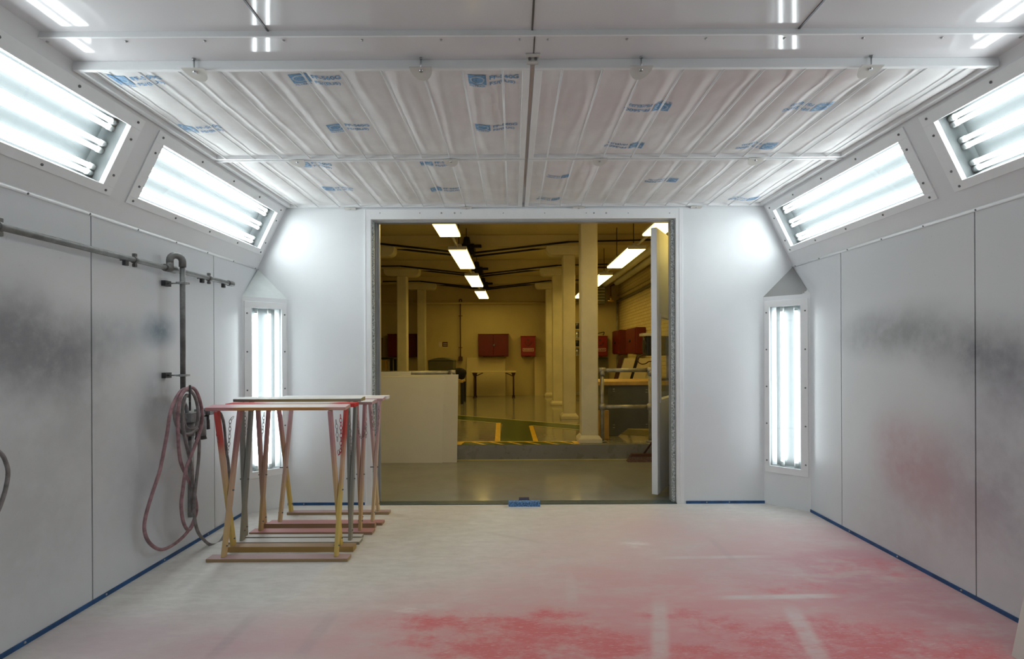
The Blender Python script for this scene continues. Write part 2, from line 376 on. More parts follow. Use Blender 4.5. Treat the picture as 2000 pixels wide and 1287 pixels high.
def spline(pts, n=8):
    P = [Vector(p) for p in pts]; out = []
    for i in range(len(P)-1):
        a, b, c, d = P[max(i-1, 0)], P[i], P[i+1], P[min(i+2, len(P)-1)]
        for k in range(n):
            t = k/n
            out.append(.5*((2*b)+(c-a)*t+(2*a-5*b+4*c-d)*t*t+(3*b-a-3*c+d)*t*t*t))
    out.append(P[-1]); return out

# ------------------------------------------------------------------ booth shell
YN = -1.9      # wall behind the camera
struct(MB().box(XL-.1, XR+.1, YN-.1, YB+.08, -.12, 0), 'floor', M['floor'])
seams = [-.66, .53, 1.72, 2.91, 4.10]
def side_wall(s, name, m):
    x = XC+s*HW; mb = MB(); edges = [YN]+seams+[YB]; g = .004
    for a, b in zip(edges[:-1], edges[1:]):
        y0 = a+(g if a != YN else 0); y1 = b-(g if b != YB else 0)
        mb.box(min(x, x+s*.06), max(x, x+s*.06), y0, y1, 0, ZW+.03, 0)
        mb.box(min(x+s*.03, x+s*.07), max(x+s*.03, x+s*.07), b-.006, b+.006, 0, ZW+.03, 1)
    struct(mb, name, [m, M['dark_gap']])
side_wall(-1, 'wall_left', M['wall_left']); side_wall(1, 'wall_right', M['wall_right'])
struct(MB().box(XL-.1, XR+.1, YN-.08, YN, 0, ZC), 'wall_front', M['white'])
# back wall with the wide doorway
DX0, DX1, DZ = -1.297, 1.486, 2.608
mb = MB(); mb.box(XL-.06, DX0, YB, YB+.08, 0, ZC); mb.box(DX1, XR+.06, YB, YB+.08, 0, ZC); mb.box(DX0, DX1, YB, YB+.08, DZ, ZC)
struct(mb, 'wall_back', M['white'])
# door casing
mb = MB(); mb.box(DX0-.065, DX0, YB-.014, YB+.001, 0, 2.70); mb.box(DX1, DX1+.062, YB-.014, YB+.001, 0, 2.70); mb.box(DX0, DX1, YB-.014, YB+.001, DZ, 2.70)
mb.box(DX0-.052, DX0-.048, YB-.018, YB-.01, 0, 2.70, 0); mb.box(DX1+.03, DX1+.034, YB-.018, YB-.01, 0, 2.7, 0)
for px in (742, 820, 862, 888, 900, 983, 1064, 1145, 1160, 1184, 1227, 1308):
    p = at(px, 416, YB-.014); mb.dome(p, (0, -1, 0), .008 if px in (862, 888, 1160, 1184) else .005, .005, 1)
struct(mb, 'trim_1', [M['white_trim'], M['bright_screw']], .002)
# brush seals and steel jambs inside the opening
def brush_mat():
    g = G('speckled_seal'); f = g.smooth(g.noise(120, 4, .7), .46, .54)
    g.col(g.mix(f, (.18, .22, .22), (.62, .66, .66))); g.b.inputs['Roughness'].default_value = .8; return g.m
M['brush'] = brush_mat()
mb = MB(); mb.box(DX0, DX0+.018, YB+.02, YB+.05, .01, DZ-.01); mb.box(DX1-.034, DX1-.005, YB+.02, YB+.05, .01, DZ-.01)
struct(mb, 'trim_2', M['brush'])
mb = MB(); mb.box(DX0-.03, DX0+.030, YB+.08, YB+.13, 0, DZ); mb.box(DX0+.030, DX0+.050, YB+.10, YB+.13, 0, DZ)
mb.box(DX1-.030, DX1+.03, YB+.08, YB+.13, 0, DZ); mb.box(DX0, DX1, YB+.06, YB+.13, DZ-.012, DZ+.03)
struct(mb, 'trim_3', M['jamb'], .002)
struct(MB().box(DX0, DX1, YB-.012, YB+.10, -.001, .006), 'trim_4', mat('threshold_strip', (.07, .10, .105), .5, .2, var=.2, scale=20))
# ceiling
struct(MB().box(XL-.1, XR+.1, YN-.1, YB+.08, ZC, ZC+.08), 'ceiling', M['ceil'])
mb = MB()
for px in (503, 1041, 1580):
    p = atz(px, 33 if px != 1041 else 30, ZC); mb.box(p.x-.004, p.x+.004, YN, 2.27, ZC-.004, ZC+.002, 0)
struct(mb, 'trim_5', M['screw'])
xs0, xs1 = XC-2.16, XC+2.16
mb = MB(); mb.box(xs0-.02, xs1+.02, 2.268, 2.278, ZPL-.001, ZC+.001); mb.box(xs0-.02, xs1+.02, 2.278, YB, ZPL, ZC+.001, 2)
x = atz(1015, 76, ZPL).x
for k in range(-6, 7):
    for xx in ([x+.345*k] if k else [x, x+.125]):
        if k > 0: xx += .125
        if xs0 < xx < xs1: mb.dome((xx, 2.30, ZPL), (0, 0, -1), .006, .006, 3)
mb.box(atz(1043, 90, ZPL).x-.003, atz(1043, 90, ZPL).x+.003, 2.28, 2.46, ZPL-.002, ZPL+.001, 1)
struct(mb, 'trim_6', [M['white_trim'], M['screw'], M['ceil'], M['bright_screw']])

# ------------------------------------------------------------------ sloped upper walls with lamp openings
T0, T1 = Vector((2.18, 0, 2.72)), Vector((2.45, 0, ZW)); SL = (T1-T0).length
def SP(s, Y, t, d=0.0):
    p = T0.lerp(T1, t); n = Vector((-.555, 0, -.27)).normalized()
    q = p+n*d; return Vector((XC+s*q.x, Y, q.z))
WIN = [(1.37, 2.89), (3.16, 4.68)]; WT0, WT1 = .134, .709; TOP = -.144
def slope_patch(mb, s, y0, y1, t0, t1, d0=0.0, d1=-.02, mi=0):
    mb.hexa([SP(s, y0, t0, d0), SP(s, y1, t0, d0), SP(s, y1, t1, d0), SP(s, y0, t1, d0)], [SP(s, y0, t0, d1), SP(s, y1, t0, d1), SP(s, y1, t1, d1), SP(s, y0, t1, d1)], mi)
for s, side in ((-1, 'left'), (1, 'right')):
    mb = MB()
    slope_patch(mb, s, YN, YB, TOP, WT0); slope_patch(mb, s, YN, YB, WT1, 1.0)
    for a, b in ((YN, WIN[0][0]), (WIN[0][1], WIN[1][0]), (WIN[1][1], YB)): slope_patch(mb, s, a, b, WT0, WT1)
    struct(mb, 'wall_slope_'+side, M['slope'])
    mb = MB(); mb.cyl(SP(s, YN, 1.0, .004), SP(s, YB, 1.0, .004), .011, seg=10)
    y = .3
    while y < YB: mb.dome(SP(s, y, 1.0, .013), Vector((-s*.8, 0, -.3)), .006, .004, 1); y += .37
    struct(mb, 'trim_7' if s < 0 else 'trim_8', [M['white_trim'], M['screw']])
    # blue strip at the foot of the wall
    x = XC+s*HW; mb = MB(); mb.box(min(x, x-s*.006), max(x, x-s*.006), YN, 4.53, 0, .024)
    y = -.5
    while y < 4.5: mb.dome((x-s*.006, y, .014), (-s, 0, 0), .006, .004, 1); y += .5
    struct(mb, 'baseboard_'+side, [M['blue_strip'], M['bright_screw']])
mb = MB(); mb.box(XL+.27, DX0-.066, YB-.006, YB, 0, .024); mb.box(DX1+.085, XR-.27, YB-.006, YB, 0, .024)
for px in (594, 1380, 1424): mb.dome((at(px, 987, YB).x, YB-.006, .013), (0, -1, 0), .006, .004, 1)
struct(mb, 'baseboard_back', [M['blue_strip'], M['bright_screw']])

def lamp_tube_part(mb_pts, parent):
    return MB().tube(mb_pts, .013, 12).build('tube', M['tube'], parent)
def slope_fixture(s, i, label):
    y0, y1 = WIN[i]; ym = (y0+y1)/2
    t = thing('strip_light', label, 'light', SP(s, ym, .42), 'strip lights set into the sloped upper walls')
    mb = MB()   # flat frame round the opening
    fy0, fy1, ft0, ft1 = y0-.075, y1+.075, .028, .79
    slope_patch(mb, s, fy0, fy1, ft0, WT0, .008, 0); slope_patch(mb, s, fy0, fy1, WT1, ft1, .008, 0)
    slope_patch(mb, s, fy0, y0, WT0, WT1, .008, 0); slope_patch(mb, s, y1, fy1, WT0, WT1, .008, 0)
    n = SP(s, 0, .5, 1)-SP(s, 0, .5, 0)
    for k in range(5):
        y = fy0+.045+(fy1-fy0-.09)*k/4
        for tt in (.074, .751): mb.dome(SP(s, y, tt, .008), n, .0075, .006, 1)
    for tt in (.24, .60):
        for y in (y0-.035, y1+.035): mb.dome(SP(s, y, tt, .008), n, .0075, .006, 1)
    mb.build('frame', [M['white_trim'], M['screw']], t, .0015)
    mb = MB(); d0, d1 = -.021, -.135
    slope_patch(mb, s, y0, y1, WT0, WT1, d1, d1-.01)
    for a, b in ((WT0-.01, WT0), (WT1, WT1+.01)): slope_patch(mb, s, y0-.01, y1+.01, a, b, d0, d1)
    for a, b in ((y0-.01, y0), (y1, y1+.01)): slope_patch(mb, s, a, b, WT0-.01, WT1+.01, d0, d1)
    fr = (.07, .17, .44, .55, .83, .93)
    for f in fr:
        tt = WT0+(WT1-WT0)*f
        for a, b in ((y0, y0+.03), (y1-.03, y1)): mb.cyl(SP(s, a, tt, -.082), SP(s, b, tt, -.082), .017, seg=12, mi=1)
    mb.build('housing', [M['reflector'], M['socket']], t)
    for f in fr:
        tt = WT0+(WT1-WT0)*f; lamp_tube_part([SP(s, y0+.03, tt, -.082), SP(s, y1-.03, tt, -.082)], t)
    mb = MB(); slope_patch(mb, s, y0, y1, WT0, WT1, -.008, -.012); mb.build('glass', M['pane'], t)
slope_fixture(-1, 0, 'strip light in the left sloped wall cut by the photo edge, nearer of the two')
slope_fixture(-1, 1, 'complete strip light in the left sloped wall, next to the back wall')
slope_fixture(1, 0, 'strip light in the right sloped wall cut by the photo edge, nearer of the two')
slope_fixture(1, 1, 'complete strip light in the right sloped wall, next to the back wall')

# ------------------------------------------------------------------ corner boxes with upright lamps
CO = .275
def CP(s, w, z, d=0.0):
    a = Vector((XC+s*(HW-CO), YB, 0)); b = Vector((XC+s*HW, YB-CO, 0)); n = Vector((-s, -1, 0)).normalized()
    p = a.lerp(b, w)+n*d; return Vector((p.x, p.y, z))
CW0, CW1, CZ0, CZ1, CT = .14, .80, .355, 1.79, 1.885
def corner_patch(mb, s, w0, w1, z0, z1, d0=0.0, d1=-.012, mi=0):
    mb.hexa([CP(s, w0, z0, d0), CP(s, w1, z0, d0), CP(s, w1, z1, d0), CP(s, w0, z1, d0)], [CP(s, w0, z0, d1), CP(s, w1, z0, d1), CP(s, w1, z1, d1), CP(s, w0, z1, d1)], mi)
for s, side in ((-1, 'left'), (1, 'right')):
    mb = MB()
    corner_patch(mb, s, 0, 1, 0, CZ0); corner_patch(mb, s, 0, 1, CZ1, CT); corner_patch(mb, s, 0, CW0, CZ0, CZ1); corner_patch(mb, s, CW1, 1, CZ0, CZ1)
    struct(mb, 'wall_corner_'+side, M['white'])
    ap = Vector((XC+s*(HW-.012), YB-.012, 2.155)); a, b = CP(s, 0, CT), CP(s, 1, CT)
    mb = MB(); mb.prism([a, b, ap], (s*.006, .006, -.006))
    cap = mb.build('sloping_sheet', M['grey_cap'] if s > 0 else M['pale_plate'])
    tag(cap, 'bare grey triangular sheet capping the right corner lamp box' if s > 0 else 'pale triangular sheet capping the left corner lamp box', 'cover plate')
    t = thing('corner_light', 'upright twin-tube lamp in the %s back corner' % side + (', partly behind the trestles' if s < 0 else ', fully visible'), 'light', CP(s, .5, CZ0), 'upright corner lamps')
    mb = MB(); f0, f1, g0, g1 = .03, .955, .295, 1.845
    corner_patch(mb, s, f0, f1, CZ1, g1, .007, 0); corner_patch(mb, s, f0, f1, g0, CZ0, .007, 0); corner_patch(mb, s, f0, CW0, CZ0, CZ1, .007, 0); corner_patch(mb, s, CW1, f1, CZ0, CZ1, .007, 0)
    n = (-s, -1, 0)
    for k in range(5):
        for w in (.075, .90): mb.dome(CP(s, w, .40+(1.74-.40)*k/4, .007), n, .0075, .005, 1)
    mb.build('frame', [M['white_trim'], M['screw']], t, .0015)
    mb = MB(); d0, d1 = -.013, -.085
    corner_patch(mb, s, CW0, CW1, CZ0, CZ1, d1, d1-.008)
    for w0, w1 in ((CW0-.02, CW0), (CW1, CW1+.02)): corner_patch(mb, s, w0, w1, CZ0, CZ1, d0, d1)
    for z0, z1 in ((CZ0-.01, CZ0), (CZ1, CZ1+.01)): corner_patch(mb, s, CW0-.02, CW1+.02, z0, z1, d0, d1)
    ws = (CW0+(CW1-CW0)*.36, CW0+(CW1-CW0)*.80)
    for w in ws:
        for z0, z1 in ((CZ0, CZ0+.045), (CZ1-.045, CZ1)): mb.cyl(CP(s, w, z0, -.045), CP(s, w, z1, -.045), .017, seg=12, mi=1)
    mb.build('housing', [M['reflector_pale'], M['socket']], t)
    for w in ws: lamp_tube_part([CP(s, w, CZ0+.045, -.045), CP(s, w, CZ1-.045, -.045)], t)
    mb = MB(); corner_patch(mb, s, CW0, CW1, CZ0, CZ1, -.006, -.010); mb.build('glass', M['pane'], t)

# ------------------------------------------------------------------ ceiling filter panels
ZF = 2.715
from mathutils import noise as NZ
def text_mesh(body, size):
    c = bpy.data.curves.new('t', 'FONT'); c.body = body; c.size = size; c.align_x = 'LEFT'; c.offset = size*.022
    o = bpy.data.objects.new('t', c); COL.objects.link(o)
    dg = bpy.context.evaluated_depsgraph_get(); me = bpy.data.meshes.new_from_object(o.evaluated_get(dg))
    bpy.data.objects.remove(o); bpy.data.curves.remove(c)
    vs = [v.co.copy() for v in me.vertices]; fs = [tuple(p.vertices) for p in me.polygons]; bpy.data.meshes.remove(me)
    return vs, fs
TXT = {k: text_mesh(k, sz) for k, sz in (('FF-560G', .042), ('F5/(EU5)', .036), ('FILTRAIR', .0205))}
def rods_for(x0, x1, flip):
    xs = []; p = .191; x = (x1-.045-.085) if not flip else (x0+.045+.085)
    while x0+.06 < x < x1-.06: xs.append(x); x += p if flip else -p
    return sorted(xs)
def cloth_z(xs, x0, x1, y0, y1, x, y, seed):
    e = [x0]+xs+[x1]; h = 0
    for a, b in zip(e[:-1], e[1:]):
        if a <= x <= b:
            k = (x-a)/(b-a); w = (b-a); h = math.sin(PI*k)**.7*min(1, w/.18)
            ph = NZ.noise(Vector((a*7.1, y*1.1, seed))); h *= (.8+.7*ph); break
    ey = min(1, (y-y0)/.12, (y1-y)/.12); ey = max(0, ey)**.6
    wr = NZ.noise(Vector((x*3.2, y*2.0, seed+4)))*.010+NZ.noise(Vector((x*9+y*4, y*5, seed+9)))*.006+abs(NZ.noise(Vector((x*5-y*3, y*4, seed+17))))*.008
    return ZF+.026-.019*h*ey+max(-.004, wr*ey*.6)
def filter_panel(x0, x1, y0, y1, flip, label, clips, logos, seed, bracket=False):
    t = thing('ceiling_filter_panel', label, 'filter panel', ((x0+x1)/2, (y0+y1)/2, ZF), 'ceiling filter panels')
    w = .036; mb = MB(); z1 = ZF+.042
    mb.box(x0, x1, y0, y0+.022, ZF, z1); mb.box(x0, x1, y1-.022, y1, ZF, z1); mb.box(x0, x0+w, y0+.022, y1-.022, ZF, z1); mb.box(x1-w, x1, y0+.022, y1-.022, ZF, z1)
    mb.build('frame', M['white_trim'], t, .002)
    ix0, ix1, iy0, iy1 = x0+w, x1-w, y0+.022, y1-.022; xs = rods_for(x0, x1, flip)
    zf = lambda x, y: cloth_z(xs, ix0, ix1, iy0, iy1, min(max(x, ix0), ix1), min(max(y, iy0), iy1), seed)
    mb = MB(); nx, ny = 180, 84; vs = [[mb.bm.verts.new((ix0+(ix1-ix0)*i/nx, iy0+(iy1-iy0)*j/ny, zf(ix0+(ix1-ix0)*i/nx, iy0+(iy1-iy0)*j/ny))) for j in range(ny+1)] for i in range(nx+1)]
    for i in range(nx):
        for j in range(ny):
            f = mb.bm.faces.new((vs[i][j], vs[i][j+1], vs[i+1][j+1], vs[i+1][j])); f.smooth = True
    cl = mb.build('filter_cloth', M['filter'], t)
    for x in xs: MB().tube([(x, iy0-.005, ZF+.003), (x, iy1+.005, ZF+.003)], .0048, 8).build('wire', M['rod'], t)
    for lx, ly, sz in logos:
        sg = -1 if flip else 1; bm = bmesh.new(); mi = {}
        def add(vl, fl, ox, oy, m, dz):
            nv = [bm.verts.new((ox+v.x, oy+v.y, dz)) for v in vl]
            for f in fl:
                try: q = bm.faces.new([nv[k] for k in f]); q.material_index = m
                except ValueError: pass
        R = [Vector(p) for p in ((0, -.03, 0), (.088, -.03, 0), (.088, .05, 0), (0, .05, 0))]; add(R, [(0, 1, 2, 3)], 0, 0, 0, 0)
        el = lambda rx, ry: [Vector((.044+rx*math.cos(2*PI*k/20), .012+ry*math.sin(2*PI*k/20), 0)) for k in range(20)]
        a, b = el(.036, .028), el(.029, .020); add(a+b, [(k, (k+1) % 20, 20+(k+1) % 20, 20+k) for k in range(20)], 0, 0, 1, .0006)
        add([Vector(p) for p in ((.050, -.010, 0), (.072, -.026, 0), (.080, -.024, 0), (.058, -.004, 0))], [(0, 1, 2, 3)], 0, 0, 1, .0006)
        add(*TXT['FILTRAIR'], .001, -.050, 0, 0); add(*TXT['FF-560G'], .103, .012, 0, 0); add(*TXT['F5/(EU5)'], .103, -.036, 0, 0)
        bmesh.ops.triangulate(bm, faces=bm.faces[:])
        for _ in range(2):
            es = [e for e in bm.edges if e.calc_length() > .02]
            if es: bmesh.ops.subdivide_edges(bm, edges=es, cuts=1); bmesh.ops.triangulate(bm, faces=bm.faces[:])
        for v in bm.verts:
            x, y = lx+sg*v.co.x*sz, ly-sg*v.co.y*sz; dz = v.co.z; v.co = (x, y, zf(x, y)-.0022-dz)
        me = bpy.data.meshes.new('print'); bm.to_mesh(me); bm.free(); me.materials.append(M['logo']); me.materials.append(M['logo_pale'])
        o = bpy.data.objects.new('print', me); COL.objects.link(o); adopt(o, t); o['label'] = 'blue printed maker mark on the cloth'
    for cx, cy in clips:
        mb = MB(); pl = [(cx+.052*math.cos(a), cy-.028+.085*math.sin(a), ZF-.006-.018*math.sin(a)) for a in [PI*k/12 for k in range(13)]]
        mb.prism(pl, (0, 0, -.004)); mb.cyl((cx, cy-.008, ZF-.020), (cx, cy-.008, ZF-.004), .0085, seg=6, mi=1); mb.cyl((cx, cy-.014, ZF-.012), (cx, cy-.014, ZPL), .0035, seg=8, mi=1); mb.cyl((cx, cy-.014, ZPL-.006), (cx, cy-.014, ZPL), .009, seg=6, mi=1)
        mb.build('clip', [M['panel_grey'], M['bright_screw']], t)
XM = .095; FX0, FX1 = XC-2.168, XC+2.168
P1, P2, P3 = 2.455, 3.615, 4.785
def LG(px, py, sz=1.0):
    p = atz(px, py, ZF); return (p.x, p.y, sz)
CLX = (-1.48, -.425, .6, 1.67)
filter_panel(FX0, XM-.011, P1, P2-.008, False, 'near left ceiling filter panel with crisp upright blue prints', [(CLX[0], P1), (CLX[1], P1), (CLX[0], P2), (CLX[1], P2)],
             [LG(222, 165), LG(570, 163), LG(915, 163), LG(642, 255), LG(929, 253), LG(355, 257)], 3.1)
filter_panel(XM+.011, FX1, P1, P2-.008, True, 'near right ceiling filter panel with pinkish cloth and upside-down prints', [(CLX[2], P1), (CLX[3], P1), (CLX[2], P2), (CLX[3], P2)],
             [LG(1309, 214), LG(1622, 214), LG(1256, 288), LG(1515, 288)], 8.7)
filter_panel(FX0, XM-.011, P2+.008, P3, False, 'far left ceiling filter panel above the left half of the doorway', [(CLX[0], P3), (CLX[1], P3)],
             [LG(582, 327), LG(821, 324), LG(632, 374), LG(842, 374)], 5.3)
filter_panel(XM+.011, FX1, P2+.008, P3, True, 'far right ceiling filter panel above the right half of the doorway', [(CLX[2], P3), (CLX[3], P3)],
             [LG(1112, 347, .7), LG(1323, 355), LG(1093, 391, .8), LG(1480, 391)], 6.9)
mb = MB(); mb.box(XM-.034, XM+.034, P1-.05, P1-.0255, ZPL-.008, ZPL-.001); mb.box(XM-.026, XM+.026, P1-.025, P1-.0005, ZF+.015, ZPL-.001)
for dx in (-.014, .014): mb.dome((XM+dx, P1-.025, ZF+.028), (0, -1, 0), .008, .006, 1)
o = mb.build('mounting_bracket', [M['panel_grey'], M['screw']], None, .002); tag(o, 'small square steel bracket where the two near filter panels meet', 'bracket')

# ------------------------------------------------------------------ compressed-air pipe on the left wall
PX = XL+.09; PZ = 1.946
t = thing('air_pipe', 'grey steel air pipe with gooseneck drop on the left wall', 'pipe', (XL, 3.44, 1.2))
mb = MB(); mb.cyl((PX, .2, PZ), (PX, 4.17, PZ), .0165); mb.build('main_pipe', M['pipe'], t)
mb = MB(); mb.tube(spline([(PX, 4.14, PZ), (PX, 4.18, PZ), (PX, 4.205, PZ)], 3), .022); mb.ball((PX, 4.2, PZ), .021); mb.build('end_cap', M['pipe'], t)
dx = PX+.045; YT = 3.44; YD = 3.50
mb = MB(); mb.cyl((PX, YT-.05, PZ), (PX, YT+.05, PZ), .024); mb.cyl((PX, YT, PZ), (PX, YT, PZ+.04), .022); mb.build('tee', M['pipe'], t)
arc = [(PX, YT, PZ+.035)]+[(PX+(dx-PX)*(1-math.cos(PI*k/10))/2, YT+(YD-YT)*(1-math.cos(PI*k/10))/2, PZ+.055+.0375*math.sin(PI*k/10)) for k in range(11)]+[(dx, YD, PZ+.02)]
MB().tube(arc, .022, 14).build('gooseneck', M['pipe'], t)
MB().cyl((dx, YD, PZ+.03), (dx, YD, 1.135), .0165).build('drop_pipe', M['pipe'], t)
for z in (at(357, 553, 3.5).z, at(357, 733, 3.5).z):
    mb = MB(); mb.box(XL+.003, XL+.03, YD-.015, YD+.045, z-.018, z+.018, 1); mb.cyl((XL+.02, YD+.015, z), (dx-.02, YD+.004, z), .005, mi=0); mb.cyl((dx, YD, z-.008), (dx, YD, z+.008), .024); mb.bar((dx-.03, YD, z), (dx+.032, YD, z), .05, .012)
    mb.build('bracket', [M['steel'], M['pipe_dark']], t)
for y in (2.30, 3.12, 3.88):
    mb = MB(); mb.cyl((PX, y-.010, PZ), (PX, y+.010, PZ), .022); mb.cyl((XL+.003, y, PZ), (PX-.015, y, PZ), .005, seg=8)
    for z in (.028, -.032): mb.box(PX-.010, PX+.010, y-.009, y+.009, PZ+z-.010, PZ+z+.010)
    mb.build('bracket', M['pipe'], t, .002)
for y in (3.05, 3.80, 4.08):
    mb = MB(); mb.box(PX-.014, PX+.008, y-.014, y+.014, PZ-.045, PZ-.015); mb.build('bracket', M['pipe_dark'], t, .003)

# regulator under the drop
RX = XL+.075
t = thing('air_regulator', 'grey compressed-air regulator and filter on left wall behind coiled hoses', 'regulator', (XL, 3.6, .85))
def W(px, py, dx=.075): return atx(px, py, XL+dx)
a, b = W(357, 770, .0), W(380, 806, .0)
MB().box(XL+.003, XL+.008, a.y-.02, b.y+.05, b.z-.12, a.z+.0).build('mount_plate', M['pale_plate'], t, .002)
c = W(371, 818); mb = MB(); mb.box(XL+.03, RX+.04, c.y-.05, c.y+.05, c.z-.02, c.z+.045); mb.box(XL+.008, XL+.04, c.y-.02, c.y+.03, c.z-.01, c.z+.03)
mb.tube(spline([(dx-.01, YD+.002, 1.124), (dx-.045, YD+.03, 1.085), (XL+.06, c.y-.03, 1.04), (XL+.06, c.y, c.z+.03)], 5), .014); mb.cyl((RX, c.y+.05, c.z+.01), (RX, c.y+.13, c.z+.01), .02); mb.build('body', M['regulator'], t, .003)
MB().cyl((RX, c.y, c.z-.12), (RX, c.y, c.z-.02), .028, .031).build('bowl', M['regulator'], t)
MB().cyl((RX, c.y, c.z-.15), (RX, c.y, c.z-.119), .010).build('drain_cock', M['regulator_dark'], t)
c2 = W(389, 823); MB().cyl((RX, c2.y+.02, c2.z-.105), (RX, c2.y+.02, c2.z+.03), .036).build('second_bowl', M['regulator'], t)
MB().cyl((RX, c2.y+.02, c2.z-.13), (RX, c2.y+.02, c2.z-.10), .040, .032).build('bowl_base', M['regulator_dark'], t)
c3 = W(405, 806); mb = MB(); mb.box(XL+.004, RX+.05, c3.y-.05, c3.y+.05, c3.z-.012, c3.z+.03); mb.cyl((RX, c3.y-.1, c3.z), (RX, c3.y-.05, c3.z), .02); mb.build('outlet_block', M['regulator'], t, .003)
mb = MB(); mb.cyl((RX, c3.y-.01, c3.z-.055), (RX, c3.y-.01, c3.z-.01), .018); mb.cyl((RX, c3.y-.01, c3.z-.12), (RX, c3.y-.01, c3.z-.05), .024, .021); mb.build('knob', M['regulator_dark'], t)
p, q = W(374, 840, .02), W(374, 1010, .02)
mb = MB(); mb.box(XL+.003, XL+.03, p.y-.014, p.y+.014, q.z, p.z); mb.build('rail', M['steel'], t, .002)
mb = MB(); mb.tube(spline([W(371, 802, .10), W(371, 790, .104), W(371, 783, .12), W(371, 782, .2), W(371, 781, .235), W(371, 772, .248), W(371, 752, .248)], 6), .007)
o = mb.build('hose_hook', M['pipe_dark']); tag(o, 'dark steel wall hook holding the coiled hoses', 'hook')

# hoses
def hose(pts, name, m, label, r=.0105):
    P = [atx(x, y, XL+d) for x, y, d in pts]
    o = MB().tube(spline(P, 7), r, 10).build(name, m); return tag(o, label, 'hose')
d1, d2, d3 = .16, .13, .185
hose([(373, 764, .20), (366, 759, .202), (353, 764, .198), (339, 787, .192), (331, 814, .18), (327, 842, .16), (322, 870, .14), (316, 901, .12), (311, 923, .11), (297, 965, .09), (285, 1006, .07), (282, 1034, .065), (289, 1056, .07), (304, 1070, .075),
      (318, 1073, .08), (335, 1066, .085), (355, 1051, .09), (371, 1032, .095), (379, 1015, .10), (384, 996, .10), (382, 976, .10), (378, 959, .115), (366, 933, .14), (354, 906, .165), (349.5, 880, .18), (348, 854, .19), (347, 823, .20), (349, 792, .215), (356, 769, .22),
      (369, 757, .222), (381, 761, .22), (390, 781, .215), (395, 808, .21), (393, 831, .21), (387, 854, .21), (372, 893, .205), (363, 918, .195), (357, 957, .18), (354, 986, .165), (357, 1015, .15), (364, 1032, .14), (371, 1034, .135), (378, 1022, .13)],
     'air_hose', M['hose_pink'], 'pink-dusted air hose in a long loop hanging from the wall hook')
hose([(423, 806, .11), (427, 804, .113), (433, 812, .12), (438, 833, .12), (442, 879, .12), (446, 904, .12), (449, 950, .12), (448, 1000, .13), (443, 1032, .15), (430, 1058, .16), (412, 1064, .14), (397, 1053, .12), (386, 1037, .15), (380, 1012, .168), (379, 985, .184), (381, 960, .186), (385, 925, .18),
      (388, 895, .16), (389, 862, .165), (386, 838, .165), (376, 845, .165), (362, 848, .165), (349, 838, .165), (341, 815, .165), (341, 790, .165), (350, 771, .165), (364, 762, .165), (376, 767, .16), (384, 785, .152), (387, 808, .143), (384, 832, .141), (374, 838, .141), (363, 834, .143), (357, 810, .15), (358, 785, .156), (364, 772, .158), (368, 774, .158)],
     'air_hose', M['hose_grey'], 'grey air hose coiled on the hook and trailing to the floor behind the trestle')
hose([(361, 775, .188), (356.5, 800, .188), (357, 828, .188), (360, 850, .188), (368, 885, .17), (375, 915, .168), (375.5, 945, .165), (374, 975, .158), (372, 1000, .15)],
     'air_hose', M['hose_grey'], 'short grey hose hanging straight down between the looped hoses')
hose([(-70, 865, .05), (-25, 868, .05), (2, 886, .05), (12, 905, .05), (15.5, 922, .05), (13, 945, .05), (5, 975, .05), (-10, 1010, .05), (-40, 1050, .05)], 'air_hose', M['hose_grey'], 'grey hose loop on the left wall at the photo edge', .0085)

# ------------------------------------------------------------------ trestles
def chain_part(pts, m, parent):
    P = spline(pts, 10); L = [0]
    for a, b in zip(P[:-1], P[1:]): L.append(L[-1]+(b-a).length)
    tot = L[-1]; n = max(3, int(tot/.026)); mb = MB()
    def at_len(d):
        for i in range(len(P)-1):
            if L[i+1] >= d: return P[i].lerp(P[i+1], (d-L[i])/max(1e-6, L[i+1]-L[i]))
        return P[-1]
    for k in range(n):
        a, b = at_len(tot*k/n), at_len(tot*(k+1)/n); d = (b-a).normalized(); c = (a+b)/2
        x = d.cross(Vector((0, 1, 0)) if k % 2 else Vector((1, 0, 0)))
        if x.length < .1: x = d.orthogonal()
        x.normalize(); ring = [c+d*.0175*math.cos(2*PI*q/10)+x*.0085*math.sin(2*PI*q/10) for q in range(10)]
        mb.tube(ring+[ring[0]], .0018, 5, cap=False)
    return mb.build('chain', m, parent)
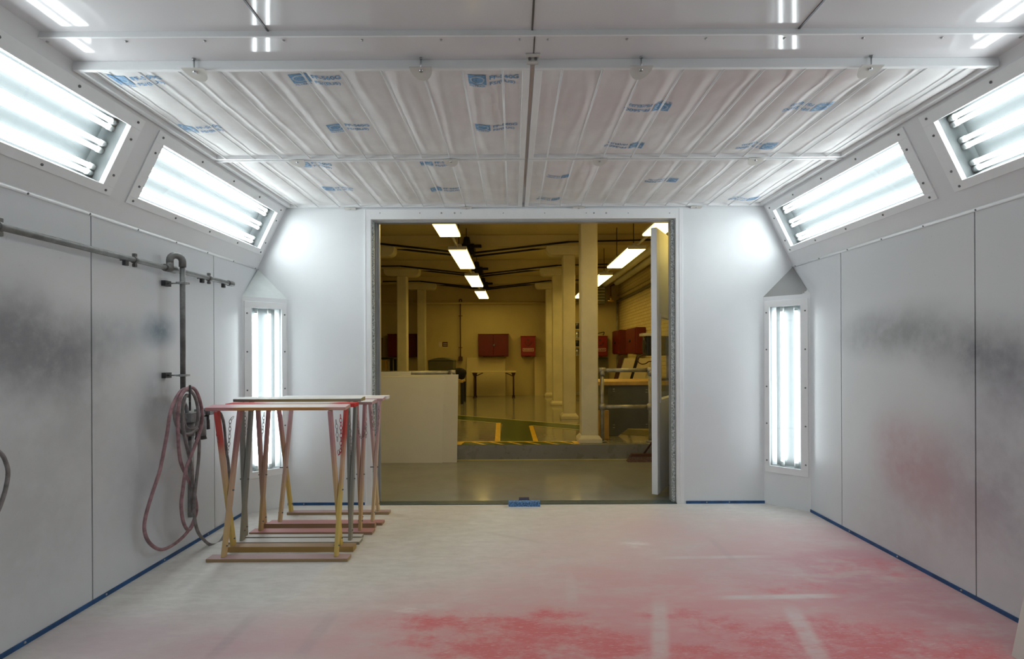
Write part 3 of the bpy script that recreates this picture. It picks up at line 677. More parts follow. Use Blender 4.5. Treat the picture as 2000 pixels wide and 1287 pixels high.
def trestle(label, yf, yr, tf, tr, fx, lx, ztop, mats, chains, ff=(.085, .022), fr=(.075, .038), rw=(.105, .10)):
    """yf/yr front and rear foot, tf/tr front and rear top rail, fx foot and rail ends, lx leg positions; the two frames cross like scissors"""
    x0, x1 = fx; t = thing('folding_trestle', label, 'trestle', ((x0+x1)/2, (yf+yr)/2, 0), 'folding trestles')
    zr = ztop
    rf, rr = rw; MB().hexa([(x0, tf-.02, zr-.022), (x1, tf-.02, zr-.022), (x1, tf-.02+rf, zr-.022+rf*.11), (x0, tf-.02+rf, zr-.022+rf*.11)], (0, -.004, .022)).build('top_rail', mats['rail_front'], t, .002)
    MB().box(x0+.01, x1-.01, tr-rr/2, tr+rr/2, zr-.024, zr+.004).build('top_rail', mats['rail_rear'], t, .002)
    MB().box(x0-.005, x1+.005, yf-ff[0]/2, yf+ff[0]/2, 0, ff[1]).build('foot_board', mats['foot_front'], t, .002)
    MB().box(x0+.03, x1-.01, yr-fr[0]/2, yr+fr[0]/2, 0, fr[1]).build('foot_board', mats['foot_rear'], t, .002)
    for i, x in enumerate(lx):
        for j, (ya, yb, zb, dx, m) in enumerate(((yr, tf, fr[1], -.013, mats['leg_front'][i]), (yf, tr, ff[1], .013, mats['leg_rear'][i]))):
            lg = MB().bar((x+dx, ya, zb-.002), (x+dx, yb, zr-.0235), .022, .042, up=(0, 1, 0)).build('leg', m, t, .002)
            if j: # pivot bolt sits on the rear leg
                k = .42; y = ya+(yb-ya)*k; z = zb+(zr-zb)*k
                MB().cyl((x-.032, y, z), (x+.034, y, z), .0055, seg=8).build('bolt', M['screw'], lg)
            y = ya+(yb-ya)*.06; z = .09
            MB().cyl((x+dx-.018, y, z), (x+dx+.02, y, z), .005, seg=8).build('bolt', M['screw'], lg)
    for pts, m in chains: chain_part(pts, m, t)
    return t
def C(px, py, Y): return at(px, py, Y)
trestle('pink and orange wooden trestle standing nearest the camera, crossed legs', 3.53, 3.70, 3.50, 3.755, (-2.048, -1.115), (-1.968, -1.212), 1.030,
        dict(rail_front=M['tA_front'], rail_rear=M['tA_rear'], foot_front=M['t_foot'], foot_rear=M['t_foot_yel'], leg_front=(M['tA_legR'], M['tA_legY']), leg_rear=(M['tA_leg'], M['tA_legR'])),
        [([C(456, 814, 3.68), C(450, 822, 3.66), C(449, 840, 3.66), C(447, 868, 3.65), C(444, 886, 3.64)], M['chain']), ([C(424, 838, 3.52), C(425, 850, 3.52), C(426, 860, 3.52)], M['chain']),
         ([C(656, 820, 3.54), C(658, 838, 3.55), C(659, 862, 3.56)], M['chain']), ([C(665, 810, 3.70), C(666, 840, 3.68), C(666, 870, 3.66), C(663, 889, 3.66), C(661, 880, 3.66)], M['chain_red'])])
trestle('grey wooden trestle folded almost shut behind the nearest pink one', 3.842, 3.938, 3.89, 3.99, (-2.07, -1.128), (-2.005, -1.215), 1.052,
        dict(rail_front=M['tB_rail'], rail_rear=M['tB_rail'], foot_front=M['tB'], foot_rear=M['tB'], leg_front=(M['tB'], M['tB']), leg_rear=(M['tB'], M['tB'])),
        [([C(479, 806, 3.96), C(479, 830, 3.96), C(478, 850, 3.96)], M['chain']), ([C(682, 803, 3.87), C(683, 830, 3.87), C(685, 860, 3.87), C(685, 887, 3.87)], M['chain']), ([C(481, 930, 3.93), C(482, 955, 3.93), C(482, 980, 3.93)], M['chain'])],
        ff=(.085, .022), fr=(.06, .022), rw=(.08, .07))
trestle('mauve wooden trestle with reddish feet, third from the camera', 4.055, 4.170, 4.067, 4.202, (-2.022, -1.092), (-1.972, -1.205), 1.012,
        dict(rail_front=M['tC_rail'], rail_rear=M['tC_rail'], foot_front=M['t_foot_red'], foot_rear=M['t_foot_red'], leg_front=(M['tC_leg'], M['tC_leg']), leg_rear=(M['tC_leg'], M['tC_leg'])),
        [([C(516, 806, 4.17), C(515, 822, 4.16), C(513, 840, 4.14), C(511, 853, 4.13)], M['chain']), ([C(694, 802, 4.04), C(698, 820, 4.05), C(701, 845, 4.08), C(706, 856, 4.11), C(712, 848, 4.14), C(714, 825, 4.17)], M['chain'])], ff=(.095, .022), fr=(.045, .042), rw=(.085, .07))
trestle('pale pinkish wooden trestle with white rails, nearest the doorway', 4.265, 4.545, 4.30, 4.515, (-1.985, -1.068), (-1.918, -1.165), 1.018,
        dict(rail_front=M['tC_rail'], rail_rear=M['tD_rail'], foot_front=M['t_foot_red'], foot_rear=M['t_foot'], leg_front=(M['tA_legY'], M['tD_leg']), leg_rear=(M['tD_leg'], M['tD_leg'])),
        [([C(714, 795, 4.40), C(714, 815, 4.38), C(715, 835, 4.36), C(715, 855, 4.36)], M['chain']), ([C(725, 800, 4.30), C(727, 815, 4.31), C(729, 840, 4.33)], M['chain']), ([C(740, 793, 4.47), C(739, 815, 4.45), C(737, 840, 4.42), C(733, 850, 4.40)], M['chain'])], ff=(.085, .022), fr=(.075, .022), rw=(.095, .09))

# ------------------------------------------------------------------ small things in the booth
a = at(993, 990, 4.74)
t = thing('floor_catch', 'blue scuffed catch on the doorway threshold', 'door catch', (a.x+.14, 4.75, 0))
MB().box(a.x, a.x+.285, 4.70, 4.765, .004, .05).build('plate', M['blue_scuff'], t, .006)
MB().box(a.x-.002, a.x+.287, 4.695, 4.77, 0, .006).build('base', M['white_trim'], t, .001)
MB().box(a.x+.095, a.x+.19, 4.77, 4.85, .006, .052).build('tab', M['navy'], t, .004)
p = atz(1975, 1281, 0)
zt = 1.40; mb = MB(); dxx = XR-.02-p.x
mb.hexa([(p.x, p.y, 0), (p.x, 1.15, 0), (XR-.02, 1.15, zt), (XR-.02, p.y, zt)], (.018, 0, .0045))
o = mb.build('leaning_board', M['panel_grey'], None, .002); tag(o, 'off-white board leaning on the right wall at the bottom right edge', 'board')

# ------------------------------------------------------------------ folding door leaves, swung out
def leaf(p, q, th, side, win, parent=None, name='door_leaf'):
    p, q = Vector((*p, 0)), Vector((*q, 0)); d = (q-p); L = d.length; d.normalize(); n = Vector((-d.y, d.x, 0))*side; z0, z1 = .04, 2.565
    def pt(a, z, o=0.0): r = p+d*a+n*o; return Vector((r.x, r.y, z))
    def blk(mb, a0, a1, za, zb, o0=0, o1=th, mi=0): mb.hexa([pt(a0, za, o0), pt(a1, za, o0), pt(a1, zb, o0), pt(a0, zb, o0)], [pt(a0, za, o1), pt(a1, za, o1), pt(a1, zb, o1), pt(a0, zb, o1)], mi)
    mb = MB(); w0, w1, wz0, wz1 = win
    blk(mb, 0, w0, z0, z1); blk(mb, w1, L, z0, z1); blk(mb, w0, w1, z0, wz0); blk(mb, w0, w1, wz1, z1)
    o = mb.build(name, M['white'], parent, .002)
    mb = MB(); e = .03
    for a0, a1, za, zb in ((w0, w1, wz0, wz0+e), (w0, w1, wz1-e, wz1), (w0, w0+e, wz0+e, wz1-e), (w1-e, w1, wz0+e, wz1-e)): blk(mb, a0, a1, za, zb, -.008, th+.008)
    mb.build('window_frame', M['white_trim'], o)
    mb = MB(); blk(mb, w0+e, w1-e, wz0+e, wz1-e, th*.4, th*.5); mb.build('glass', M['pane'], o)
    return o, blk
PA, PB_ = (1.354, 4.95), (1.99, 6.03)
o, blk = leaf(PA, PB_, .055, 1, (.09, 1.05, .90, 1.755), None, 'door_1'); o['kind'] = 'structure'
mb = MB(); blk(mb, .55, .62, 0.0, .05, .01, .05); mb.build('floor_roller', M['black'], o)
o, blk = leaf((1.60, 4.98), (2.075, 6.02), .06, -1, (.13, 1.0, .91, 1.755), None, 'door_2'); o['kind'] = 'structure'
mb = MB(); blk(mb, .5, .6, 0.0, .05, .01, .05); mb.build('floor_roller', M['black'], o)

# ------------------------------------------------------------------ workshop beyond the doorway
WX0, WX1, WY, WZ = -8.0, 3.0, 14.9, 3.5; YS = 6.78; ZP = .2
struct(MB().box(WX0, WX1, YB+.08, YS, -.1, 0), 'floor_workshop', M['epoxy'])
mb = MB(); mb.box(WX0, WX1, YS, WY, -.1, ZP, 0); struct(mb, 'floor_platform', [M['epoxy_platform']])
mb = MB(); mb.hexa([(WX0, YS-.003, .008), (WX1, YS-.003, .008), (WX1, YS-.003, ZP-.004), (WX0, YS-.003, ZP-.004)], (0, .003, 0)); struct(mb, 'trim_9', M['epoxy_step'])
struct(MB().box(WX0, WX1, YS-.02, YS, 0, .012), 'trim_10', M['pale_line'])
struct(MB().box(WX0-.1, WX1+.1, WY, WY+.1, 0, WZ), 'wall_workshop_back', M['cream_wall'])
struct(MB().box(WX1, WX1+.1, YB+.08, WY, 0, WZ), 'wall_workshop_right', M['brick'])
struct(MB().box(WX0-.1, WX0, YB+.08, WY, 0, WZ), 'wall_workshop_left', M['cream_wall'])
mb = MB(); mb.box(WX0-.1, XL-.06, YB+.08, YB+.16, 0, WZ); mb.box(XR+.06, WX1+.1, YB+.08, YB+.16, 0, WZ); mb.box(XL-.06, XR+.06, YB+.08, YB+.16, ZC, WZ); struct(mb, 'wall_workshop_front', M['cream_wall'])
struct(MB().box(WX0-.1, WX1+.1, YB+.08, WY+.1, WZ, WZ+.1), 'ceiling_workshop', M['cream_ceiling'])
struct(MB().box(WX0, WX1, WY-.015, WY, ZP, ZP+.10), 'baseboard_workshop', M['cream_wall'])
# painted markings on the raised floor
ZL = ZP+.002
def poly(name, pts, m, dz=0.0):
    mb = MB(); f = [mb.bm.verts.new((x, y, ZL+dz)) for x, y in pts]; mb.bm.faces.new(f); return struct(mb, name, m)
def gp(px, py): v = atz(px, py, ZP); return (v.x, v.y)
A, B, Cc, D = gp(892, 811), gp(1130, 830), gp(1130, 840), gp(892, 820)
def ext(p, q, k): return (p[0]+(q[0]-p[0])*k, p[1]+(q[1]-p[1])*k)
ga, gb, gc, gd = ext(A, B, -.8), ext(A, B, 1.5), ext(D, Cc, 1.5), ext(D, Cc, -.8)
poly('floor_marking', [ga, gb, gc, gd], M['green'])
poly('floor_marking', [(-.19, 7.03), (.26, 7.03), (.26, 8.75), (-.19, 8.95)], M['green'], .0004)
def line(p, q, w, m, dz):
    d = Vector((q[0]-p[0], q[1]-p[1])).normalized(); n = Vector((-d.y, d.x))*w/2
    poly('floor_marking', [(p[0]+n.x, p[1]+n.y), (q[0]+n.x, q[1]+n.y), (q[0]-n.x, q[1]-n.y), (p[0]-n.x, p[1]-n.y)], m, dz)
line(ga, gb, .05, M['pale_line'], .0008); L0, L1 = gp(978, 827), gp(1036, 831.5)
line(gd, L0, .05, M['pale_line'], .0008); line(L1, gc, .05, M['pale_line'], .0008)
poly('floor_marking', [gp(966.5, 862), gp(977, 862), gp(978, 826), gp(969, 826)], M['yellow'], .0012)
poly('floor_marking', [gp(1041.5, 862), gp(1051, 862), gp(1041, 832), gp(1033, 832)], M['yellow'], .0012)
hx0, hx1, hy0, hy1 = -.755, .86, 6.785, 7.03
poly('floor_marking', [(hx0, hy0), (hx1, hy0), (hx1, hy1), (hx0, hy1)], M['green'], .0006)
line((hx0, hy1-.02), (hx1, hy1-.02), .045, M['yellow'], .0012)
poly('floor_marking', [(hx0, hy0), (hx0+.07, hy0), (hx0+.10, hy1), (hx0, hy1)], M['yellow'], .0014); poly('floor_marking', [(hx1-.10, hy1), (hx1, hy1), (hx1, hy0), (hx1-.06, hy0)], M['yellow'], .0014)
for k in range(6):
    x = hx0+.17+k*.235; poly('floor_marking', [(x, hy1-.03), (x+.05, hy1-.03), (x+.235, hy0), (x+.185, hy0)], M['yellow'], .0012)

# columns
def column(x, y, label):
    t = thing('wooden_column', label, 'column', (x, y, ZP), 'cream columns'); h = .112
    MB().box(x-h, x+h, y-h, y+h, ZP+.09, 3.14).build('shaft', M['cream_col'], t, .018)
    mb = MB(); mb.box(x-.155, x+.155, y-.155, y+.155, ZP, ZP+.055); mb.hexa([(x-.15, y-.15, ZP+.055), (x+.15, y-.15, ZP+.055), (x+.15, y+.15, ZP+.055), (x-.15, y+.15, ZP+.055)], [Vector(p) for p in ((x-.115, y-.115, ZP+.10), (x+.115, y-.115, ZP+.10), (x+.115, y+.115, ZP+.10), (x-.115, y+.115, ZP+.10))])
    mb.build('base', M['cream_col'], t, .006)
    pr = [(x-.40, y-.13, 3.30), (x-.40, y-.13, 3.24)]+[(x-.40+.12*(1-math.cos(PI/2*k/6)), y-.13, 3.24-.10*math.sin(PI/2*k/6)) for k in range(1, 7)]
    pr += [(2*x-q[0], q[1], q[2]) for q in reversed(pr)]
    MB().prism(pr, (0, .26, 0)).build('capital', M['cream_col'], t, .004)
CY = (7.0, 9.5, 12.0, 14.5)
for y, lb in zip(CY, ('large cream column at the step edge beside the right handrail', 'cream column second in the right row, just left of the nearest', 'cream column third in the right row', 'furthest cream column of the right row, near the red fire box')):
    column(1.0, y, lb)
column(-2.53, 9.5, 'cream column hidden behind the left jamb, only its capital shows')
column(-2.53, 12.0, 'cream column of the left row nearest the white boards')
column(-2.53, 14.5, 'cream column of the left row close to the back wall')
# trussed beams
for i, (y, lb) in enumerate(zip(CY, ('trussed ceiling beam nearest the doorway, mostly above the lintel', 'second trussed ceiling beam beyond the doorway with big black bracket', 'third trussed ceiling beam beyond the doorway', 'furthest trussed ceiling beam near the back wall'))):
    t = thing('trussed_beam', lb, 'beam', (-.77, y, 3.3), 'trussed ceiling beams')
    MB().box(WX0, WX1, y-.13, y+.13, 3.30, WZ).build('beam', M['cream_ceiling'], t, .01)
    mx = -.80
    for dy in (-.16, .16):
        for xa, za in ((-2.53, 3.36), (1.0, 3.36)):
            MB().tube([(xa, y+dy, za), (mx, y+dy, 3.16)], .018, 8).build('tie_rod', M['black_iron'], t)
        MB().tube([(1.0, y+dy, 3.36), (WX1, y+dy, 3.40)], .014, 8).build('tie_rod', M['black_iron'], t)
        MB().tube([(-2.53, y+dy, 3.36), (WX0, y+dy, 3.34)], .016, 8).build('tie_rod', M['black_iron'], t)
    mb = MB(); mb.box(mx-.11, mx+.11, y-.2, y+.2, 3.17, 3.33); mb.cyl((mx-.02, y-.21, 3.30), (mx-.02, y-.21, 3.44), .075, .05, seg=12); mb.box(mx-.11, mx+.24, y-.22, y-.14, 3.26, 3.31); mb.hexa([(mx-.08, y-.18, 3.17), (mx+.08, y-.18, 3.17), (mx+.08, y+.18, 3.17), (mx-.08, y+.18, 3.17)], [Vector(p) for p in ((mx-.05, y-.15, 3.12), (mx+.05, y-.15, 3.12), (mx+.05, y+.15, 3.12), (mx-.05, y+.15, 3.12))])
    mb.build('bracket', M['black_iron'], t, .008)
# hanging strip lights
LYS = (4.95, 7.44, 9.92, 12.42)
def hang_light(x, y, label):
    L = 1.64; t = thing('workshop_light', label, 'light', (x, y+L/2, 2.85), 'strip lights hanging in the workshop'); w = .13
    mb = MB(); mb.box(x-w, x+w, y, y+L, 2.872, 2.90); mb.box(x-.05, x+.05, y+.02, y+L-.02, 2.90, 2.94)
    mb.box(x-w, x+w, y-.012, y, 2.85, 2.90); mb.box(x-w, x+w, y+L, y+L+.012, 2.85, 2.90); mb.build('housing', M['fix_white'], t)
    MB().box(x-w+.006, x+w-.006, y+.004, y+L-.004, 2.846, 2.8715).build('diffuser', M['wlamp'], t)
    for yy in (y+.2, y+L-.2): MB().cyl((x, yy, 2.94), (x, yy, WZ), .006, seg=6).build('hanger', M['black_iron'], t)
for i, (y, w) in enumerate(zip(LYS, ('nearest the doorway lintel', 'second from the doorway', 'third from the doorway', 'furthest, by the back wall'))):
    hang_light(-.79, y, 'warm strip light of the central hanging row, '+w)
    hang_light(1.755, y, 'warm strip light of the right hanging row, '+w)
for x, nm in ((-.79, 'central'), (1.755, 'right')):
    mb = MB()
    for a, b in zip(LYS[:-1], LYS[1:]): mb.cyl((x, a+1.655, 2.905), (x, b-.015, 2.905), .018, seg=10)
    o = mb.build('conduit', M['fix_white']); tag(o, 'thin conduit joining the %s row of hanging lights' % nm, 'conduit')

# red boxes
def face_label(mb, x0, x1, y, z0, z1, mi):
    e = .012
    for a in ((x0, x1, z0, z0+e), (x0, x1, z1-e, z1), (x0, x0+e, z0, z1), (x1-e, x1, z0, z1)): mb.box(a[0], a[1], y-.003, y, a[2], a[3], mi)
    n = 7; w = (x1-x0-.06)/n
    for k in range(n): mb.box(x0+.03+k*w, x0+.03+k*w+w*(.62 if k % 3 else .8), y-.003, y, z0+.03, z1-.03, mi)
def red_cabinet_back(pxa, pxb, pya, pyb, label, double=False, small=False, depth=.28):
    a, b = at(pxa, pya, WY-depth), at(pxb, pyb, WY-depth); x0, x1, z1, z0 = a.x, b.x, a.z, b.z; y = WY-depth
    t = thing('red_cabinet', label, 'cabinet', ((x0+x1)/2, WY, z0), 'red fire cabinets')
    R_ = M['red_bright'] if small else M['red_box']
    mb = MB(); mb.box(x0, x1, y+.02, WY-.003, z0, z1); mb.box(x0-.012, x1+.012, y+.0, WY-.003, z1-.02, z1); mb.build('body', R_, t, .006)
    MB().box(x0+.12, x1-.12, WY-.10, WY-.003, z0-.012, z0-.001).build('wall_mount', M['brown'], t, .004)
    if double:
        xm = (x0+x1)/2
        for xa, xb in ((x0+.01, xm-.004), (xm+.004, x1-.01)): MB().box(xa, xb, y, y+.022, z0+.02, z1-.03).build('door', M['red_box'], t, .004)
        mb = MB(); mb.cyl((xm+.02, y, (z0+z1)/2), (xm+.02, y-.03, (z0+z1)/2), .035, .03, mi=0); mb.box(xm+.012, xm+.028, y-.045, y-.03, (z0+z1)/2-.03, (z0+z1)/2+.03, 1); mb.build('handle', [M['black'], M['bright_screw']], t)
    else:
        d = MB().box(x0+.008, x1-.008, y, y+.022, z0+.02, z1-.03).build('door', R_, t, .004)
        if small:
            mb = MB(); h = z1-z0; face_label(mb, x0+.05, x1-.05, y-.001, z0+h*.25, z0+h*.40, 0); mb.build('label_plate', M['label'], d)
            mb = MB(); cx, cz = (x0+x1)/2, z0+h*.72; mb.tube([(cx+.09*math.cos(q), y-.004, cz+.11*math.sin(q)) for q in [PI+PI*k/10 for k in range(11)]], .008, 6); mb.cyl((cx, y, cz+.04), (cx, y-.02, cz+.04), .03); mb.build('pull', M['brown'], d)
    return t
red_cabinet_back(934, 993, 652, 696, 'wide double-door red cabinet above the folding table', double=True)
red_cabinet_back(1017.5, 1046, 656, 696, 'narrow red fire box with white label right of the wide red cabinet', small=True)
red_cabinet_back(1157, 1187, 656, 696, 'red fire box with white label and wire on top, right of nearest column', small=True)
red_cabinet_back(757, 816, 652, 697, 'dark red cabinet behind the left row of columns')
red_cabinet_back(715, 742, 660, 697, 'sliver of a red cabinet at the left jamb')
a = at(1170, 655, WY-.2); mb = MB(); mb.tube(spline([(a.x-.1, WY-.15, a.z), (a.x, WY-.15, a.z+.06), (a.x+.15, WY-.15, a.z+.09), (a.x+.12, WY-.15, a.z+.005)], 5), .012, 6)
o = mb.build('wire_coil', M['black_iron']); tag(o, 'dark bent wire lying on top of the red fire box right of the column', 'wire')
def red_cabinet_side(y0, y1, z0, z1, label, orange):
    x0 = 2.745; t = thing('red_cabinet', label, 'cabinet', (WX1, (y0+y1)/2, z0), 'red fire cabinets')
    MB().box(x0+.02, WX1-.003, y0, y1, z0, z1).build('body', M['red_box'], t, .02)
    MB().box(WX1-.10, WX1-.003, y0+.12, y1-.12, z0-.012, z0-.001).build('wall_mount', M['brown'], t, .004)
    d = MB().box(x0, x0+.022, y0+.02, y1-.02, z0+.02, z1-.02).build('door', M['red_box'], t, .004)
    mb = MB(); mb.cyl((x0, (y0+y1)/2, (z0+z1)/2), (x0-.03, (y0+y1)/2, (z0+z1)/2), .035); mb.build('handle', M['black'], d)
red_cabinet_side(11.87, 12.85, 1.355, 1.965, 'larger red cabinet on the right brick wall behind the black machine', True)
red_cabinet_side(13.75, 14.6, 1.34, 1.985, 'smaller red cabinet on the right brick wall near the far corner', False)
# sign on the back wall
a, b = at(857, 668, WY), at(874.5, 677, WY)
t = thing('wall_sign', 'small dark red and cream notice on the back wall left of the pipe', 'sign', (a.x, WY, b.z))
xm = a.x+(b.x-a.x)*.36
MB().box(a.x, xm, WY-.006, WY, b.z, a.z).build('pictogram', M['label'], t); MB().box(xm+.01, b.x, WY-.006, WY, b.z, a.z).build('plate', M['brown'], t)
mb = MB()
for r in range(2):
    for k in range(4): mb.box(xm+.035+k*.03, xm+.055+k*.03, WY-.008, WY-.005, b.z+.03+r*.045, b.z+.05+r*.045)
mb.build('lettering', M['label'], t)
# pipes on the workshop walls
def pipe_thing(name, runs, r, m, label, cat='pipe'):
    mb = MB()
    for pts in runs: mb.tube(pts, r, 10)
    return tag(mb.build(name, m), label, cat)
z = at(900, 592, WY-.1).z; pipe_thing('wall_pipe', [[(WX0, WY-.1, z), (1.9, WY-.1, z)]], .035, M['cream_wall'], 'cream pipe running level along the top of the back wall')
a = at(899, 598, WY-.12); zb = at(899, 703, WY-.12).z
mb = MB(); mb.tube([(a.x, WY-.12, z-.02), (a.x, WY-.12, zb)], .016, 8)
for py in (617, 679, 697): q = at(899, py, WY-.12); mb.cyl((q.x-.05, WY-.12, q.z), (q.x+.06, WY-.12, q.z), .01, seg=6)
mb.box(a.x-.05, a.x+.05, WY-.16, WY, zb-.02, zb+.09); mb.tube(spline([(a.x-.03, WY-.10, z+.02), (a.x-.02, WY-.1, z+.10), (a.x+.03, WY-.1, z+.1), (a.x+.04, WY-.1, z)], 4), .014, 6)
tag(mb.build('drop_pipe', M['brown']), 'thin dark pipe with valve dropping down the back wall beside the table', 'pipe')
pipe_thing('ceiling_pipe', [[(2.50, 5, 3.25), (2.50, WY, 3.25)]], .07, M['fix_white'], 'thick cream pipe high along the right wall, left of the pair')
pipe_thing('ceiling_pipe', [[(2.76, 5, 3.25), (2.76, 14.0, 3.25), ]], .075, M['fix_white'], 'thick cream pipe high along the right wall, right of the pair')
pipe_thing('wall_pipe', [[(2.96, 5, 3.0), (2.96, WY, 3.0)]], .022, M['cream_wall'], 'thin pipe on the right brick wall, upper one')
pipe_thing('wall_pipe', [[(2.95, 5, 2.84), (2.95, WY, 2.84)]], .035, M['grey_sheet'], 'dark pipe on the right brick wall, lower one')
pipe_thing('ceiling_pipe', [[(-3.45, 5.2, 3.28), (-3.45, 13.6, 3.28)]], .07, M['fix_white'], 'thick cream pipe under the ceiling at the left, nearer the columns')
pipe_thing('ceiling_pipe', [[(-4.15, 5.2, 3.25), (-4.15, 13.0, 3.25)]], .07, M['fix_white'], 'thick cream pipe under the ceiling at the far left')
pipe_thing('wall_pipe', [[(WX1-.07, 14.82, ZP), (WX1-.07, 14.82, 2.84)]], .025, M['rail_pipe'], 'bright vertical pipe in the far right corner')
pipe_thing('ceiling_pipe', [[(1.85, 11.6, 3.28), (1.85, 11.6, 2.98), ], [(1.85, 11.6, 3.27), (2.42, 11.6, 3.27)]], .02, M['brown'], 'thin dark pipe loop between the right lights and the ceiling')
a, b = at(1150, 557, 14.3), at(1184, 592, 14.3)
t = thing('unit_heater', 'louvred heater hanging in the far right corner behind the lights', 'heater', ((a.x+b.x)/2, 14.4, b.z))
mb = MB(); mb.box(a.x, b.x, 14.32, 14.7, b.z, a.z); mb.box(b.x-.03, b.x, 14.29, 14.33, b.z, a.z); mb.box(a.x, b.x, 14.29, 14.33, b.z-.01, b.z+.02); mb.build('case', M['grey_sheet'], t)
for k in range(5):
    z = b.z+.06+(a.z-b.z-.08)*k/5; mb = MB(); mb.hexa([(a.x+.02, 14.28, z), (b.x-.04, 14.28, z), (b.x-.04, 14.33, z+.035), (a.x+.02, 14.33, z+.035)], (0, .002, .008)); mb.build('louvre', M['fix_white'], t)
for x in (a.x+.05, b.x-.05): MB().cyl((x, 14.5, a.z-.01), (x, 14.5, WZ), .012, seg=8).build('hanger', M['black_iron'], t)
a = at(1193, 585, 14.3); t = thing('brass_valve', 'shiny brass valve beside the louvred heater', 'valve', a)
mb = MB(); mb.cyl((a.x, 14.3, a.z-.06), (a.x, 14.3, a.z+.10), .03); mb.cyl((a.x-.09, 14.3, a.z-.03), (a.x+.09, 14.3, a.z-.03), .025); mb.build('body', M['brass'], t)
MB().tube([(a.x, 14.3, a.z+.10), (a.x, 14.3, 3.2), (a.x+.1, 14.3, 3.25)], .02, 8).build('riser', M['brown'], t)

# handrails on the step edge
def handrail(posts, x0, x1, label, mid, zt):
    y = 6.96; t = thing('handrail', label, 'handrail', ((x0+x1)/2, y, ZP), 'grey tube handrails on the step edge'); r = .026
    MB().cyl((x0, y, zt), (x1, y, zt), r).build('top_rail', M['rail_pipe'], t)
    if mid: MB().cyl((x0, y, .665), (x1, y, .665), r).build('mid_rail', M['rail_pipe'], t)
    for x in posts:
        mb = MB(); mb.cyl((x, y, ZP), (x, y, zt), r); mb.cyl((x, y, ZP), (x, y, ZP+.02), .06); mb.build('post', M['rail_pipe'], t)
        mb = MB(); mb.cyl((x-.045, y, zt), (x+.045, y, zt), .036); mb.cyl((x, y, zt-.07), (x, y, zt), .036); mb.ball((x, y, zt), .037); mb.build('fitting', M['rail_pipe'], t)
        if mid: mb = MB(); mb.cyl((x-.045, y, .665), (x+.045, y, .665), .035); mb.cyl((x, y, .62), (x, y, .71), .035); mb.build('fitting', M['rail_pipe'], t)
xr = at(1176, 800, 6.96).x; handrail((xr, xr+.64), xr, xr+.64, 'grey tube handrail right of the columns, in front of the workbench', True, 1.15)
xl = at(883, 727, 6.96).x; handrail((xl, xl-1.2), xl-1.2, xl, 'grey tube handrail left, behind the leaning white boards', True, 1.128)
# leaning boards on the left
M['board_b'] = mat('off_white_board', (.66, .635, .56), .55, var=.025, scale=1.5)
def lean_board(pl, pr, yb, lean, th, label, Zt, group='white boards leaning on the left handrail'):
    x0, x1 = pl, pr; y1 = yb+lean; mb = MB(); mb.hexa([(x0, yb, 0), (x1, yb, .0), (x1, y1, Zt), (x0, y1, Zt)], (0, th, .004))
    o = mb.build('white_board', M['board_b'] if 'behind' in label else M['board'], None, .002); return tag(o, label, 'board', group)
yb = 6.630
lean_board(at(700, 800, 6.7).x, at(864, 897, yb).x, yb, .217, .016, 'widest white board, in front of the other two on the left handrail', 1.085)
lean_board(at(770, 800, 6.7).x, at(892, 895, yb).x, yb+.022, .2204, .016, 'white board behind the widest one, sticking out to its right', 1.102)
lean_board(at(690, 800, 6.7).x, at(795, 895, yb).x, yb+.044, .2284, .014, 'tallest white board, its top showing at the left jamb', 1.142)
# sheets on the back wall
def wall_sheet(px0, px1, pyt, m, label, d=.05, th=.012, y=None):
    yy = (y or WY)-.14; a, b = at(px0, pyt, yy), at(px1, pyt, yy); mb = MB()
    mb.hexa([(a.x, yy-.10, ZP), (b.x, yy-.10, ZP), (b.x, yy+.12, a.z), (a.x, yy+.12, a.z)], (0, th, .004)); o = mb.build('leaning_sheet', m, None, .001)
    return tag(o, label, 'sheet', 'sheets leaning on the back wall')
wall_sheet(911, 987, 699, M['sheet'], 'wide cream sheet leaning on the back wall behind the folding table')
wall_sheet(1044, 1072, 697, M['sheet'], 'narrow cream sheet leaning on the back wall under the narrow fire box')
wall_sheet(1160, 1189, 699, M['grey_sheet'], 'dark olive sheet leaning under the fire box right of the nearest column')
# folding table
yt = 14.2; a, b = at(921, 728, yt), at(1008, 728, yt); zt = ZP+.70
t = thing('folding_table', 'folding table with dark legs in front of the back wall', 'table', ((a.x+b.x)/2, yt, ZP))
MB().box(a.x, b.x, yt-.35, yt+.28, zt-.03, zt).build('tabletop', M['sheet'], t, .004)
for px in (928, 1003):
    x = at(px, 760, yt).x
    for dy in (-.25, .2):
        mb = MB(); mb.cyl((x, yt+dy, ZP), (x, yt+dy, zt-.03), .022); mb.cyl((x, yt+dy, ZP), (x, yt+dy, ZP+.03), .04); mb.hexa([(x-.06, yt+dy-.02, zt-.03), (x+.06, yt+dy-.02, zt-.03), (x+.06, yt+dy+.02, zt-.03), (x-.06, yt+dy+.02, zt-.03)], [Vector(q) for q in ((x-.025, yt+dy-.02, zt-.12), (x+.025, yt+dy-.02, zt-.12), (x+.025, yt+dy+.02, zt-.12), (x-.025, yt+dy+.02, zt-.12))])
        mb.build('leg', M['brown'], t)
    sx = 1 if px < 960 else -1
    MB().cyl((x, yt-.05, zt-.14), (x+sx*.22, yt-.05, zt-.04), .012, seg=8).build('brace', M['brown'], t)
